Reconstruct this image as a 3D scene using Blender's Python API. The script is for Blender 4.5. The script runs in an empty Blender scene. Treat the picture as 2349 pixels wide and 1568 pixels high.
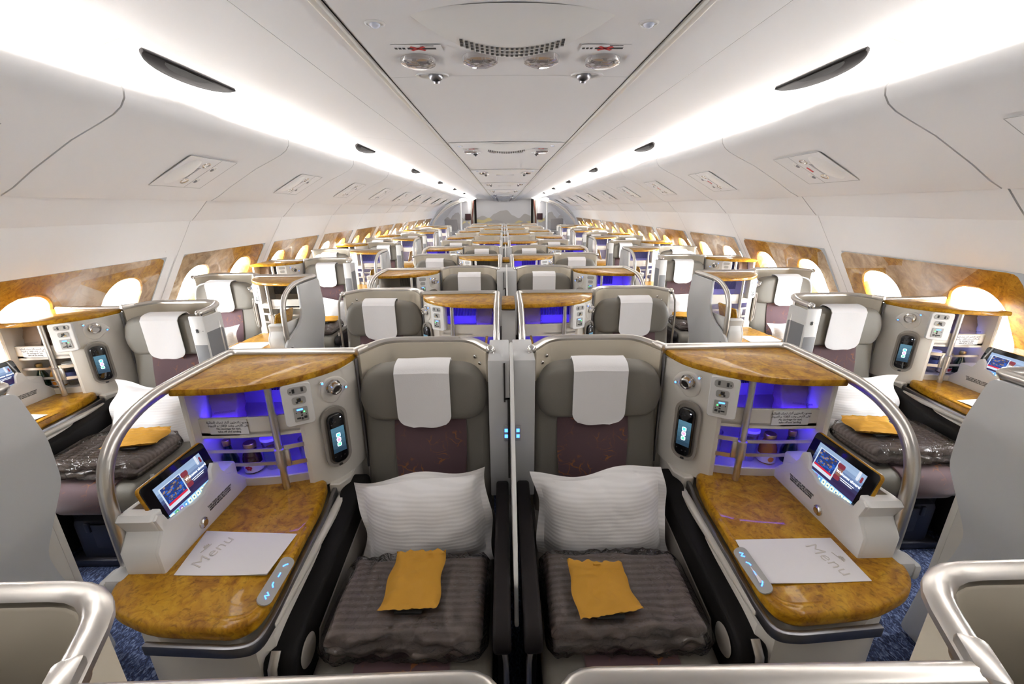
import bpy, bmesh, math, random
from mathutils import Vector, Matrix, noise
random.seed(7)
COL = bpy.context.scene.collection
S = 1                      # +1: desk on the left of the seat, -1: mirrored
PI = math.pi

# ------------------------------------------------------------------ materials
MATS = {}
def new_mat(name):
    m = bpy.data.materials.new(name); m.use_nodes = True
    nt = m.node_tree; b = nt.nodes['Principled BSDF']
    return m, nt, b
def P(name, col, rough=.5, metal=0., coat=0., spec=None, bump=None, trans=0., ior=None, sheen=0., crough=.08):
    if name in MATS: return MATS[name]
    m, nt, b = new_mat(name)
    b.inputs['Base Color'].default_value = (*col, 1)
    b.inputs['Roughness'].default_value = rough
    b.inputs['Metallic'].default_value = metal
    b.inputs['Coat Weight'].default_value = coat
    b.inputs['Coat Roughness'].default_value = crough
    b.inputs['Transmission Weight'].default_value = trans
    b.inputs['Sheen Weight'].default_value = sheen
    if ior: b.inputs['IOR'].default_value = ior
    if spec is not None: b.inputs['Specular IOR Level'].default_value = spec
    if bump:
        sc, st = bump
        tc = nt.nodes.new('ShaderNodeTexCoord'); n = nt.nodes.new('ShaderNodeTexNoise')
        n.inputs['Scale'].default_value = sc; n.inputs['Detail'].default_value = 3
        bp = nt.nodes.new('ShaderNodeBump'); bp.inputs['Strength'].default_value = st; bp.inputs['Distance'].default_value = .004
        nt.links.new(tc.outputs['Object'], n.inputs['Vector']); nt.links.new(n.outputs['Fac'], bp.inputs['Height'])
        nt.links.new(bp.outputs['Normal'], b.inputs['Normal'])
    MATS[name] = m; return m
def E(name, col, strength):
    if name in MATS: return MATS[name]
    m, nt, b = new_mat(name)
    b.inputs['Base Color'].default_value = (*[c*.5 for c in col], 1)
    b.inputs['Emission Color'].default_value = (*col, 1); b.inputs['Emission Strength'].default_value = strength
    if strength < 4: m.cycles.emission_sampling = 'NONE'
    MATS[name] = m; return m
def ramp(nt, stops):
    r = nt.nodes.new('ShaderNodeValToRGB'); cr = r.color_ramp
    while len(cr.elements) > 1: cr.elements.remove(cr.elements[-1])
    cr.elements[0].position = stops[0][0]; cr.elements[0].color = (*stops[0][1], 1)
    for p, c in stops[1:]:
        e = cr.elements.new(p); e.color = (*c, 1)
    return r
def coords(nt, scale=(1, 1, 1), rnd=0.):
    tc = nt.nodes.new('ShaderNodeTexCoord'); mp = nt.nodes.new('ShaderNodeMapping')
    mp.inputs['Scale'].default_value = scale
    nt.links.new(tc.outputs['Object'], mp.inputs['Vector'])
    if rnd:
        oi = nt.nodes.new('ShaderNodeObjectInfo'); mu = nt.nodes.new('ShaderNodeMath'); mu.operation = 'MULTIPLY'
        mu.inputs[1].default_value = rnd
        nt.links.new(oi.outputs['Random'], mu.inputs[0]); nt.links.new(mu.outputs[0], mp.inputs['Location'])
    return mp.outputs['Vector']
def burl(name, inlay=False):
    m, nt, b = new_mat(name); L = nt.links.new
    v = coords(nt, rnd=7.)
    n1 = nt.nodes.new('ShaderNodeTexNoise'); n1.inputs['Scale'].default_value = 9 if inlay else 15; n1.inputs['Detail'].default_value = 7
    n1.inputs['Distortion'].default_value = 1.6; n1.inputs['Roughness'].default_value = .62
    L(v, n1.inputs['Vector'])
    if inlay:
        r1 = ramp(nt, [(.28, (.135, .055, .007)), (.45, (.25, .115, .014)), (.56, (.33, .165, .022)), (.72, (.44, .24, .05))])
    else:
        r1 = ramp(nt, [(.28, (.22, .080, .003)), (.42, (.40, .175, .006)), (.55, (.53, .265, .010)), (.72, (.64, .36, .026))])
    L(n1.outputs['Fac'], r1.inputs['Fac'])
    n2 = nt.nodes.new('ShaderNodeTexNoise'); n2.inputs['Scale'].default_value = 75; n2.inputs['Detail'].default_value = 4
    n2.inputs['Distortion'].default_value = .8
    L(v, n2.inputs['Vector'])
    r2 = ramp(nt, [(.33, (.30, .24, .2)), (.47, (1, 1, 1))])
    L(n2.outputs['Fac'], r2.inputs['Fac'])
    mx = nt.nodes.new('ShaderNodeMix'); mx.data_type = 'RGBA'; mx.blend_type = 'MULTIPLY'; mx.inputs['Factor'].default_value = .5
    L(r1.outputs['Color'], mx.inputs['A']); L(r2.outputs['Color'], mx.inputs['B'])
    out = mx.outputs['Result']
    if inlay:
        vo = nt.nodes.new('ShaderNodeTexVoronoi'); vo.inputs['Scale'].default_value = 2.6
        L(v, vo.inputs['Vector'])
        sp = nt.nodes.new('ShaderNodeSeparateColor'); L(vo.outputs['Color'], sp.inputs['Color'])
        rr = ramp(nt, [(.0, (0, 0, 0)), (.55, (0, 0, 0)), (.56, (.55, .55, .55)), (.85, (.55, .55, .55)), (.86, (.95, .95, .95))])
        rr.color_ramp.interpolation = 'LINEAR'
        L(sp.outputs['Red'], rr.inputs['Fac'])
        pale = ramp(nt, [(.35, (.27, .19, .12)), (.6, (.46, .37, .28))]); L(n1.outputs['Fac'], pale.inputs['Fac'])
        m2 = nt.nodes.new('ShaderNodeMix'); m2.data_type = 'RGBA'
        L(rr.outputs['Color'], m2.inputs['Factor']); L(out, m2.inputs['A']); L(pale.outputs['Color'], m2.inputs['B'])
        out = m2.outputs['Result']
    L(out, b.inputs['Base Color'])
    b.inputs['Roughness'].default_value = .4; b.inputs['Coat Weight'].default_value = .28; b.inputs['Coat Roughness'].default_value = .05
    b.inputs['Specular IOR Level'].default_value = .22
    MATS[name] = m; return m
BURL = burl('burl_wood'); INLAY = burl('burl_inlay', True)

def fabric_mat():
    m, nt, b = new_mat('aubergine_fabric'); L = nt.links.new
    v = coords(nt)
    nz = nt.nodes.new('ShaderNodeTexNoise'); nz.inputs['Scale'].default_value = 9; nz.inputs['Detail'].default_value = 4
    L(v, nz.inputs['Vector'])
    mixv = nt.nodes.new('ShaderNodeMix'); mixv.data_type = 'RGBA'; mixv.inputs['Factor'].default_value = .12
    L(v, mixv.inputs['A']); L(nz.outputs['Color'], mixv.inputs['B'])
    vo = nt.nodes.new('ShaderNodeTexVoronoi'); vo.feature = 'DISTANCE_TO_EDGE'; vo.inputs['Scale'].default_value = 26
    L(mixv.outputs['Result'], vo.inputs['Vector'])
    r = ramp(nt, [(.0, (1, 1, 1)), (.025, (1, 1, 1)), (.06, (0, 0, 0))]); L(vo.outputs['Distance'], r.inputs['Fac'])
    n2 = nt.nodes.new('ShaderNodeTexNoise'); n2.inputs['Scale'].default_value = 13; n2.inputs['Detail'].default_value = 3
    L(v, n2.inputs['Vector'])
    r2 = ramp(nt, [(.52, (0, 0, 0)), (.66, (.75, .75, .75))]); L(n2.outputs['Fac'], r2.inputs['Fac'])
    mu = nt.nodes.new('ShaderNodeMix'); mu.data_type = 'RGBA'; mu.blend_type = 'MULTIPLY'; mu.inputs['Factor'].default_value = 1
    L(r.outputs['Color'], mu.inputs['A']); L(r2.outputs['Color'], mu.inputs['B'])
    mc = nt.nodes.new('ShaderNodeMix'); mc.data_type = 'RGBA'
    mc.inputs['A'].default_value = (.125, .070, .080, 1); mc.inputs['B'].default_value = (.40, .14, .035, 1)
    L(mu.outputs['Result'], mc.inputs['Factor']); L(mc.outputs['Result'], b.inputs['Base Color'])
    b.inputs['Roughness'].default_value = .85; b.inputs['Sheen Weight'].default_value = .3
    return m
FABRIC = fabric_mat()
def carpet_mat():
    m, nt, b = new_mat('blue_carpet'); L = nt.links.new
    v = coords(nt, (1, .55, 1))
    n = nt.nodes.new('ShaderNodeTexNoise'); n.inputs['Scale'].default_value = 95; n.inputs['Detail'].default_value = 2; n.inputs['Distortion'].default_value = 1.2
    L(v, n.inputs['Vector'])
    r = ramp(nt, [(.38, (.012, .018, .05)), (.52, (.035, .055, .14)), (.66, (.16, .20, .33))])
    L(n.outputs['Fac'], r.inputs['Fac']); L(r.outputs['Color'], b.inputs['Base Color'])
    b.inputs['Roughness'].default_value = .95
    bp = nt.nodes.new('ShaderNodeBump'); bp.inputs['Strength'].default_value = .5; bp.inputs['Distance'].default_value = .004
    L(n.outputs['Fac'], bp.inputs['Height']); L(bp.outputs['Normal'], b.inputs['Normal'])
    return m
CARPET = carpet_mat()
def striped(name, c1, c2, scale, axis, rough, coat=0., bump=.25, wrinkle=0., spec=None):
    m, nt, b = new_mat(name); L = nt.links.new
    v = coords(nt)
    w = nt.nodes.new('ShaderNodeTexWave'); w.bands_direction = axis; w.inputs['Scale'].default_value = scale
    w.inputs['Distortion'].default_value = .6; w.inputs['Detail'].default_value = 1
    L(v, w.inputs['Vector'])
    r = ramp(nt, [(.25, c1), (.75, c2)]); L(w.outputs['Fac'], r.inputs['Fac']); L(r.outputs['Color'], b.inputs['Base Color'])
    b.inputs['Roughness'].default_value = rough; b.inputs['Coat Weight'].default_value = coat; b.inputs['Coat Roughness'].default_value = .09
    if spec is not None: b.inputs['Specular IOR Level'].default_value = spec
    bp = nt.nodes.new('ShaderNodeBump'); bp.inputs['Strength'].default_value = bump; bp.inputs['Distance'].default_value = .003
    L(w.outputs['Fac'], bp.inputs['Height']); L(bp.outputs['Normal'], b.inputs['Normal'])
    if wrinkle:
        n = nt.nodes.new('ShaderNodeTexNoise'); n.inputs['Scale'].default_value = 16; n.inputs['Detail'].default_value = 6; n.inputs['Distortion'].default_value = 3.5
        n.inputs['Roughness'].default_value = .6
        L(v, n.inputs['Vector'])
        b2 = nt.nodes.new('ShaderNodeBump'); b2.inputs['Strength'].default_value = wrinkle; b2.inputs['Distance'].default_value = .05
        L(n.outputs['Fac'], b2.inputs['Height']); L(b2.outputs['Normal'], b.inputs['Coat Normal'])
    return m
PILLOW = striped('white_pillow_linen', (.87, .85, .845), (.91, .89, .885), 26, 'Z', .9, bump=.14)
BLANKET = striped('quilted_blanket', (.215, .158, .136), (.285, .218, .192), 15, 'Y', .6, coat=.9, bump=.35, wrinkle=1.)
FOLD = P('blanket_edge', (.21, .17, .15), .7, coat=.6, bump=(60, .6))
CREAM = P('cream_plastic', (.74, .70, .635), .33, coat=.15)
CREAM2 = P('cream_panel', (.56, .50, .395), .42)
WHITE = P('white_plastic', (.80, .79, .77), .35, coat=.2)
GREYP = P('pale_grey_panel', (.60, .60, .60), .42)
MIDGREY = P('mid_grey_panel', (.25, .25, .26), .5)
PANELW = P('cabin_white', (.74, .725, .72), .55)
WALLM = P('sidewall_white', (.78, .765, .76), .6, bump=(180, .06))
LEATHER = P('grey_leather', (.205, .189, .162), .55, bump=(240, .12))
BLACK = P('black_leather', (.008, .007, .007), .65, spec=.2, bump=(260, .1))
DARK = P('dark_plastic', (.020, .022, .040), .45)
BROWN = P('dark_brown_vinyl', (.012, .009, .009), .6, spec=.25)
METAL = P('brushed_aluminium', (.66, .63, .59), .30, metal=1.)
CHROME = P('satin_chrome', (.72, .70, .67), .18, metal=1.)
DMETAL = P('dark_satin_metal', (.30, .30, .32), .35, metal=1.)
CLOTH = P('white_cloth', (.91, .89, .89), .92, bump=(300, .15))
PAPER = P('white_card', (.86, .83, .84), .7)
INK = P('grey_ink', (.66, .61, .56), .7)
BINK = P('black_ink', (.03, .03, .03), .7)
SCREENB = P('black_glass', (.006, .006, .008), .08, coat=.5)
SHADOW = P('dark_gap', (.035, .03, .028), .8)
TAN = P('tan_grey_plastic', (.33, .30, .265), .45)
OUTG = P('outlet_grey', (.40, .39, .37), .4)
POUCH = P('ochre_paper', (.56, .285, .035), .6, bump=(38, .5), spec=.25)
KRAFT = P('brown_paper', (.22, .155, .11), .65, bump=(40, .35))
def thin_glass(name, tint, fac):
    m, nt, b = new_mat(name); L = nt.links.new
    tr = nt.nodes.new('ShaderNodeBsdfTransparent'); tr.inputs['Color'].default_value = (*tint, 1)
    gl = nt.nodes.new('ShaderNodeBsdfGlossy'); gl.inputs['Roughness'].default_value = .03
    lw = nt.nodes.new('ShaderNodeLayerWeight'); lw.inputs['Blend'].default_value = fac
    mx = nt.nodes.new('ShaderNodeMixShader')
    L(lw.outputs['Facing'], mx.inputs['Fac']); L(tr.outputs[0], mx.inputs[1]); L(gl.outputs[0], mx.inputs[2])
    L(mx.outputs[0], nt.nodes['Material Output'].inputs['Surface'])
    return m
GLASS = thin_glass('clear_glass', (.93, .95, .97), .35)
LENS = thin_glass('clear_lens', (.85, .84, .84), .4)
def film_mat():
    m, nt, b = new_mat('plastic_film'); L = nt.links.new
    tr = nt.nodes.new('ShaderNodeBsdfTransparent'); gl = nt.nodes.new('ShaderNodeBsdfGlossy'); gl.inputs['Roughness'].default_value = .07
    fr = nt.nodes.new('ShaderNodeFresnel'); fr.inputs['IOR'].default_value = 1.55
    n = nt.nodes.new('ShaderNodeTexNoise'); n.inputs['Scale'].default_value = 40; n.inputs['Detail'].default_value = 3; n.inputs['Distortion'].default_value = 2
    L(coords(nt), n.inputs['Vector'])
    bp = nt.nodes.new('ShaderNodeBump'); bp.inputs['Strength'].default_value = .8; bp.inputs['Distance'].default_value = .012
    L(n.outputs['Fac'], bp.inputs['Height']); L(bp.outputs['Normal'], gl.inputs['Normal']); L(bp.outputs['Normal'], fr.inputs['Normal'])
    mx = nt.nodes.new('ShaderNodeMixShader'); L(fr.outputs[0], mx.inputs['Fac']); L(tr.outputs[0], mx.inputs[1]); L(gl.outputs[0], mx.inputs[2])
    L(mx.outputs[0], nt.nodes['Material Output'].inputs['Surface']); return m
FILM = film_mat()
GREENG = P('green_glass', (.004, .035, .016), .06, coat=.6)
JUICE_O = P('orange_juice', (.42, .16, .012), .12, coat=.6)
JUICE_R = P('dark_red_juice', (.035, .006, .006), .12, coat=.6)
GOLD = P('gold_cap', (.60, .45, .20), .3, metal=1.)
REDP = P('red_print', (.55, .03, .03), .5)
ORANGEP = P('orange_print', (.85, .30, .03), .5)
BLUEW = P('bottle_label_blue', (.10, .13, .35), .5)
COVE = E('cove_light_diffuser', (1., .965, .93), 8.5)
DAY = E('daylight_pane', (.93, .965, 1.), 50.)
LEDB = E('blue_led_strip', (.040, .014, 1.), 17.)
LEDW = E('soft_blue_led_strip', (.24, .27, 1.), 6.)
ICON = E('blue_icon_light', (.06, .22, 1.), 3.)
GREENL = E('green_indicator', (.05, 1., .15), 3.)

# ------------------------------------------------------------------ mesh helpers
class MB:
    def __init__(s): s.bm = bmesh.new()
    def merge(s, t, mat=0):
        for f in t.faces:
            if mat is not None: f.material_index = mat
        me = bpy.data.meshes.new('tmp'); t.to_mesh(me); t.free(); s.bm.from_mesh(me); bpy.data.meshes.remove(me)
        return s
    def box(s, c, d, r=0, seg=2, mat=0, rot=None):
        t = bmesh.new(); bmesh.ops.create_cube(t, size=1)
        for v in t.verts: v.co = Vector((v.co.x*d[0], v.co.y*d[1], v.co.z*d[2]))
        if r: bmesh.ops.bevel(t, geom=t.edges[:], offset=min(r, min(d)*.49), segments=seg, profile=.5, affect='EDGES')
        M = Matrix.Translation(c) @ (rot.to_4x4() if rot is not None else Matrix())
        t.transform(M); return s.merge(t, mat)
    def prism(s, pts, lo, hi, axis='z', r=0, seg=2, mat=0, M=None):
        """outline pts (a,b) extruded along axis: z:(a,b)=(x,y), x:(y,z), y:(x,z)"""
        f = {'z': lambda a, b, c: (a, b, c), 'x': lambda a, b, c: (c, a, b), 'y': lambda a, b, c: (a, c, b)}[axis]
        t = bmesh.new(); n = len(pts)
        ar = sum(pts[i][0]*pts[(i+1) % n][1]-pts[(i+1) % n][0]*pts[i][1] for i in range(n)); sg = 1 if ar > 0 else -1
        nr = []
        for i in range(n):
            a, b, c = Vector(pts[i-1]), Vector(pts[i]), Vector(pts[(i+1) % n]); e1, e2 = b-a, c-b
            e1 = e1.normalized() if e1.length > 1e-7 else e2.normalized(); e2 = e2.normalized() if e2.length > 1e-7 else e1
            n1, n2 = Vector((-e1.y, e1.x))*sg, Vector((-e2.y, e2.x))*sg; q = n1+n2
            if q.length < 1e-4: q = n1
            q.normalize(); nr.append(q/max(.45, q.dot(n1)))
        if r:
            r = min(r, abs(hi-lo)*.49); k = max(1, seg)
            st = [(r*(1-math.sin(PI/2*q/k)), r*(1-math.cos(PI/2*q/k))) for q in range(k+1)]
        else: st = [(0, 0)]
        d = 1 if hi > lo else -1
        lv = [(a, lo+d*c) for a, c in st]+[(a, hi-d*c) for a, c in st[::-1]]
        rings = [[t.verts.new(f(p[0]+m_.x*o, p[1]+m_.y*o, h)) for p, m_ in zip(pts, nr)] for o, h in lv]
        t.faces.new(rings[0]); t.faces.new(rings[-1][::-1])
        for A, B in zip(rings, rings[1:]):
            for i in range(n): t.faces.new((A[i], B[i], B[(i+1) % n], A[(i+1) % n]))
        bmesh.ops.recalc_face_normals(t, faces=t.faces[:])
        if M is not None: t.transform(M)
        return s.merge(t, mat)
    def tube(s, path, r, n=10, caps=True, mat=0, sq=(1, 1)):
        path = [Vector(p) for p in path]; t = bmesh.new(); rings = []
        nrm = None
        for i, p in enumerate(path):
            a = path[max(i-1, 0)]; b = path[min(i+1, len(path)-1)]; tg = (b-a).normalized()
            if nrm is None:
                up = Vector((0, 0, 1)) if abs(tg.z) < .9 else Vector((1, 0, 0))
                nrm = (up - tg*up.dot(tg)).normalized()
            else: nrm = (nrm - tg*nrm.dot(tg)).normalized()
            bn = tg.cross(nrm)
            rr = r[i] if isinstance(r, (list, tuple)) else r
            rings.append([t.verts.new(p + nrm*math.cos(k*2*PI/n)*rr*sq[0] + bn*math.sin(k*2*PI/n)*rr*sq[1]) for k in range(n)])
        for i in range(len(rings)-1):
            for k in range(n): t.faces.new((rings[i][k], rings[i][(k+1) % n], rings[i+1][(k+1) % n], rings[i+1][k]))
        if caps: t.faces.new(rings[0][::-1]); t.faces.new(rings[-1])
        bmesh.ops.recalc_face_normals(t, faces=t.faces[:])
        return s.merge(t, mat)
    def sweep(s, path, w, h, mat=0, r=0):
        """rectangular section swept along a path, w sideways (horizontal), h vertical"""
        path = [Vector(p) for p in path]; t = bmesh.new(); rings = []
        for i, p in enumerate(path):
            a = path[max(i-1, 0)]; b = path[min(i+1, len(path)-1)]; tg = (b-a).normalized()
            sd = tg.cross(Vector((0, 0, 1))).normalized()
            k = 1.
            if 0 < i < len(path)-1:
                c = (path[i+1]-p).normalized().dot((p-path[i-1]).normalized()); k = 1/max(.5, math.sqrt((1+c)/2))
            sec = [(-w/2, -h/2), (w/2, -h/2), (w/2, h/2), (-w/2, h/2)]
            rings.append([t.verts.new(p + sd*(x*k) + Vector((0, 0, z))) for x, z in sec])
        for i in range(len(rings)-1):
            for q in range(4): t.faces.new((rings[i][q], rings[i][(q+1) % 4], rings[i+1][(q+1) % 4], rings[i+1][q]))
        t.faces.new(rings[0][::-1]); t.faces.new(rings[-1])
        bmesh.ops.recalc_face_normals(t, faces=t.faces[:])
        if r: bmesh.ops.bevel(t, geom=[e for e in t.edges if len(e.link_faces) == 2 and e.calc_face_angle(0) > .8], offset=r, segments=2, profile=.5, affect='EDGES')
        return s.merge(t, mat)
    def lathe(s, prof, c=(0, 0, 0), n=20, mat=0, M=None):
        t = bmesh.new(); rings = []
        for r, z in prof:
            rings.append([t.verts.new((max(r, 1e-5)*math.cos(k*2*PI/n), max(r, 1e-5)*math.sin(k*2*PI/n), z)) for k in range(n)])
        for i in range(len(rings)-1):
            for k in range(n): t.faces.new((rings[i][k], rings[i][(k+1) % n], rings[i+1][(k+1) % n], rings[i+1][k]))
        bmesh.ops.remove_doubles(t, verts=t.verts[:], dist=2e-5)
        bmesh.ops.recalc_face_normals(t, faces=t.faces[:])
        t.transform(Matrix.Translation(c) @ (M if M is not None else Matrix()))
        return s.merge(t, mat)
    def ball(s, c, r, mat=0, sc=(1, 1, 1), u=14, v=10):
        t = bmesh.new(); bmesh.ops.create_uvsphere(t, u_segments=u, v_segments=v, radius=r)
        t.transform(Matrix.Translation(c) @ Matrix.Diagonal((*sc, 1))); return s.merge(t, mat)
    def grid(s, f, nu, nv, mat=0, thick=0, close=False):
        t = bmesh.new()
        g = [[t.verts.new(f(i/nu, j/nv)) for j in range(nv+1)] for i in range(nu+1)]
        for i in range(nu):
            for j in range(nv): t.faces.new((g[i][j], g[i+1][j], g[i+1][j+1], g[i][j+1]))
        if close: bmesh.ops.remove_doubles(t, verts=t.verts[:], dist=1e-5)
        bmesh.ops.recalc_face_normals(t, faces=t.faces[:])
        if thick: bmesh.ops.solidify(t, geom=t.faces[:], thickness=thick)
        return s.merge(t, mat)
    def poly(s, pts, mat=0):
        t = bmesh.new(); t.faces.new([t.verts.new(p) for p in pts]); return s.merge(t, mat)

def catmull(p, n=6):
    out = []
    for i in range(len(p)-1):
        p0, p1, p2, p3 = [Vector(p[max(0, min(len(p)-1, k))]) for k in (i-1, i, i+1, i+2)]
        for q in range(n):
            t = q/n
            out.append(.5*((2*p1)+(-p0+p2)*t+(2*p0-5*p1+4*p2-p3)*t*t+(-p0+3*p1-3*p2+p3)*t**3))
    out.append(Vector(p[-1])); return out
def rounded(pts, r, n=5, closed=False):
    """round the corners of a polyline"""
    P_ = [Vector(p) for p in pts]; out = []; N = len(P_)
    for i in range(N):
        if not closed and i in (0, N-1): out.append(P_[i]); continue
        a, b, c = P_[i-1], P_[i], P_[(i+1) % N]
        la, lc = (a-b).length, (c-b).length; d = min(r, la*.48, lc*.48)
        s0 = b+(a-b)/la*d; s1 = b+(c-b)/lc*d
        for k in range(n+1):
            t = k/n; out.append(s0*(1-t)**2 + b*2*t*(1-t) + s1*t*t)
    return out
def pill(w, h, r, n=6):
    pts = []
    for cx, cy, a0 in ((w/2-r, h/2-r, 0), (-w/2+r, h/2-r, 90), (-w/2+r, -h/2+r, 180), (w/2-r, -h/2+r, 270)):
        for k in range(n+1):
            a = math.radians(a0+90*k/n); pts.append((cx+r*math.cos(a), cy+r*math.sin(a)))
    return pts

# ------------------------------------------------------------------ object helpers
class T_:
    pass
BASE = Vector((0, 0, 0))
def thing(name, label, cat, base=(0, 0, 0), group=None):
    global BASE
    o = bpy.data.objects.new(name, None); COL.objects.link(o); o.empty_display_size = .1
    b = Vector(base); o['base'] = (S*b.x, b.y, b.z); o.location = (S*b.x, b.y, b.z)
    tag(o, label, cat, group); BASE = Vector((S*b.x, b.y, b.z)); return o
def tag(o, label, cat, group=None, kind=None):
    o['label'] = label; o['category'] = cat
    if group: o['group'] = group
    if kind: o['kind'] = kind
def fin(mb, name, mats, parent=None, ang=38, flip=True, label=None):
    bm = mb.bm
    if S < 0 and flip:
        for v in bm.verts: v.co.x *= -1
        bmesh.ops.reverse_faces(bm, faces=bm.faces[:])
    base = BASE if parent is not None else Vector((0, 0, 0))
    for v in bm.verts: v.co -= base
    me = bpy.data.meshes.new(name); bm.to_mesh(me); bm.free()
    for m in (mats if isinstance(mats, (list, tuple)) else [mats]): me.materials.append(m)
    for p in me.polygons: p.use_smooth = True
    me.set_sharp_from_angle(angle=math.radians(ang))
    o = bpy.data.objects.new(name, me); COL.objects.link(o)
    if parent is not None: o.parent = parent
    if label: o['label'] = label
    return o
def solo(mb, name, mats, label, cat, base, group=None, kind=None, flip=True):
    """a thing that is one mesh, its origin at its base"""
    global BASE
    b = Vector(base); bw = Vector((S*b.x, b.y, b.z)) if flip else b
    bm = mb.bm
    if S < 0 and flip:
        for v in bm.verts: v.co.x *= -1
        bmesh.ops.reverse_faces(bm, faces=bm.faces[:])
    for v in bm.verts: v.co -= bw
    me = bpy.data.meshes.new(name); bm.to_mesh(me); bm.free()
    for m in (mats if isinstance(mats, (list, tuple)) else [mats]): me.materials.append(m)
    for p in me.polygons: p.use_smooth = True
    me.set_sharp_from_angle(angle=math.radians(38))
    o = bpy.data.objects.new(name, me); COL.objects.link(o); o.location = bw; o['base'] = tuple(bw)
    tag(o, label, cat, group, kind); BASE = bw; return o
def copy_tree(o, parent=None):
    c = o.copy(); COL.objects.link(c)
    if parent is not None: c.parent = parent
    for ch in list(o.children): copy_tree(ch, c)
    return c
CACHE = {}
def place(key, build, ox, y, side, label, group=None, z=0):
    global S
    k = (key, side)
    if k not in CACHE:
        S = side; o = build(); CACHE[k] = o; S = 1
    else: o = copy_tree(CACHE[k])
    b = o['base']; o.location = (ox+b[0], y+b[1], z+b[2])
    o['label'] = label
    if group: o['group'] = group
    elif 'group' in o: del o['group']
    return o
# flat patches and lettering on a plane: centre o, right r, up u given for S=+1, mirrored without mirroring the letters
def basis(o, r, u):
    o, r, u = Vector(o), Vector(r).normalized(), Vector(u).normalized()
    if S < 0:
        o = Vector((-o.x, o.y, o.z)); r = -Vector((-r.x, r.y, r.z)); u = Vector((-u.x, u.y, u.z))
    n = r.cross(u); M = Matrix((r, u, n)).transposed().to_4x4(); M.translation = o; return M
_tcache = {}
def text_mesh(txt, size, extrude=.0002, bold=0., align='CENTER', shear=0):
    cu = bpy.data.curves.new('txt', 'FONT'); cu.body = txt; cu.size = size; cu.extrude = extrude; cu.offset = bold
    cu.align_x = align; cu.align_y = 'CENTER'; cu.resolution_u = 2; cu.shear = shear; cu.space_line = .95
    ob = bpy.data.objects.new('txt', cu); COL.objects.link(ob)
    dg = bpy.context.evaluated_depsgraph_get(); dg.update()
    me = bpy.data.meshes.new_from_object(ob.evaluated_get(dg))
    bpy.data.objects.remove(ob); bpy.data.curves.remove(cu)
    return me
def put_text(mb, txt, size, M, dx=0, dy=0, mat=0, **kw):
    me = text_mesh(txt, size, **kw); t = bmesh.new(); t.from_mesh(me); bpy.data.meshes.remove(me)
    t.transform(M @ Matrix.Translation((dx, dy, .0004))); mb.merge(t, mat)
def rect(mb, M, x, y, w, h, d=.0006, mat=0, r=0, z0=0):
    if r: mb.prism(pill(w, h, min(r, w*.49, h*.49), 4), z0, z0+d, 'z', mat=mat, M=M @ Matrix.Translation((x, y, 0)))
    else: mb.prism([(-w/2, -h/2), (w/2, -h/2), (w/2, h/2), (-w/2, h/2)], z0, z0+d, 'z', mat=mat, M=M @ Matrix.Translation((x, y, 0)))

# Arabic letters joined by hand into their presentation forms, then laid right to left
AR = {'ا': 'ﺍﺎ', 'أ': 'ﺃﺄ', 'إ': 'ﺇﺈ', 'ب': 'ﺏﺐﺑﺒ', 'ت': 'ﺕﺖﺗﺘ', 'ث': 'ﺙﺚﺛﺜ', 'ح': 'ﺡﺢﺣﺤ', 'خ': 'ﺥﺦﺧﺨ', 'ر': 'ﺭﺮ', 'ز': 'ﺯﺰ', 'ض': 'ﺽﺾﺿﻀ', 'ط': 'ﻁﻂﻃﻄ',
      'ع': 'ﻉﻊﻋﻌ', 'ق': 'ﻕﻖﻗﻘ', 'ك': 'ﻙﻚﻛﻜ', 'ل': 'ﻝﻞﻟﻠ', 'م': 'ﻡﻢﻣﻤ', 'ن': 'ﻥﻦﻧﻨ', 'ه': 'ﻩﻪﻫﻬ', 'و': 'ﻭﻮ', 'ي': 'ﻱﻲﻳﻴ', 'ى': 'ﻯﻰ', 'ئ': 'ﺉﺊﺋﺌ', 'ة': 'ﺓﺔ', 'د': 'ﺩﺪ', 'ء': 'ﺀ'}
def arabic(t):
    out = []
    for w in t.split(' '):
        g = []
        for i, ch in enumerate(w):
            F = AR[ch]
            pj = i > 0 and len(AR[w[i-1]]) == 4 and len(F) > 1
            nj = i < len(w)-1 and len(F) == 4 and len(AR[w[i+1]]) > 1
            g.append(F[(3 if pj else 2) if nj else (1 if pj else 0)])
        out.append(''.join(g))
    s = ' '.join(out); return s[::-1]

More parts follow.
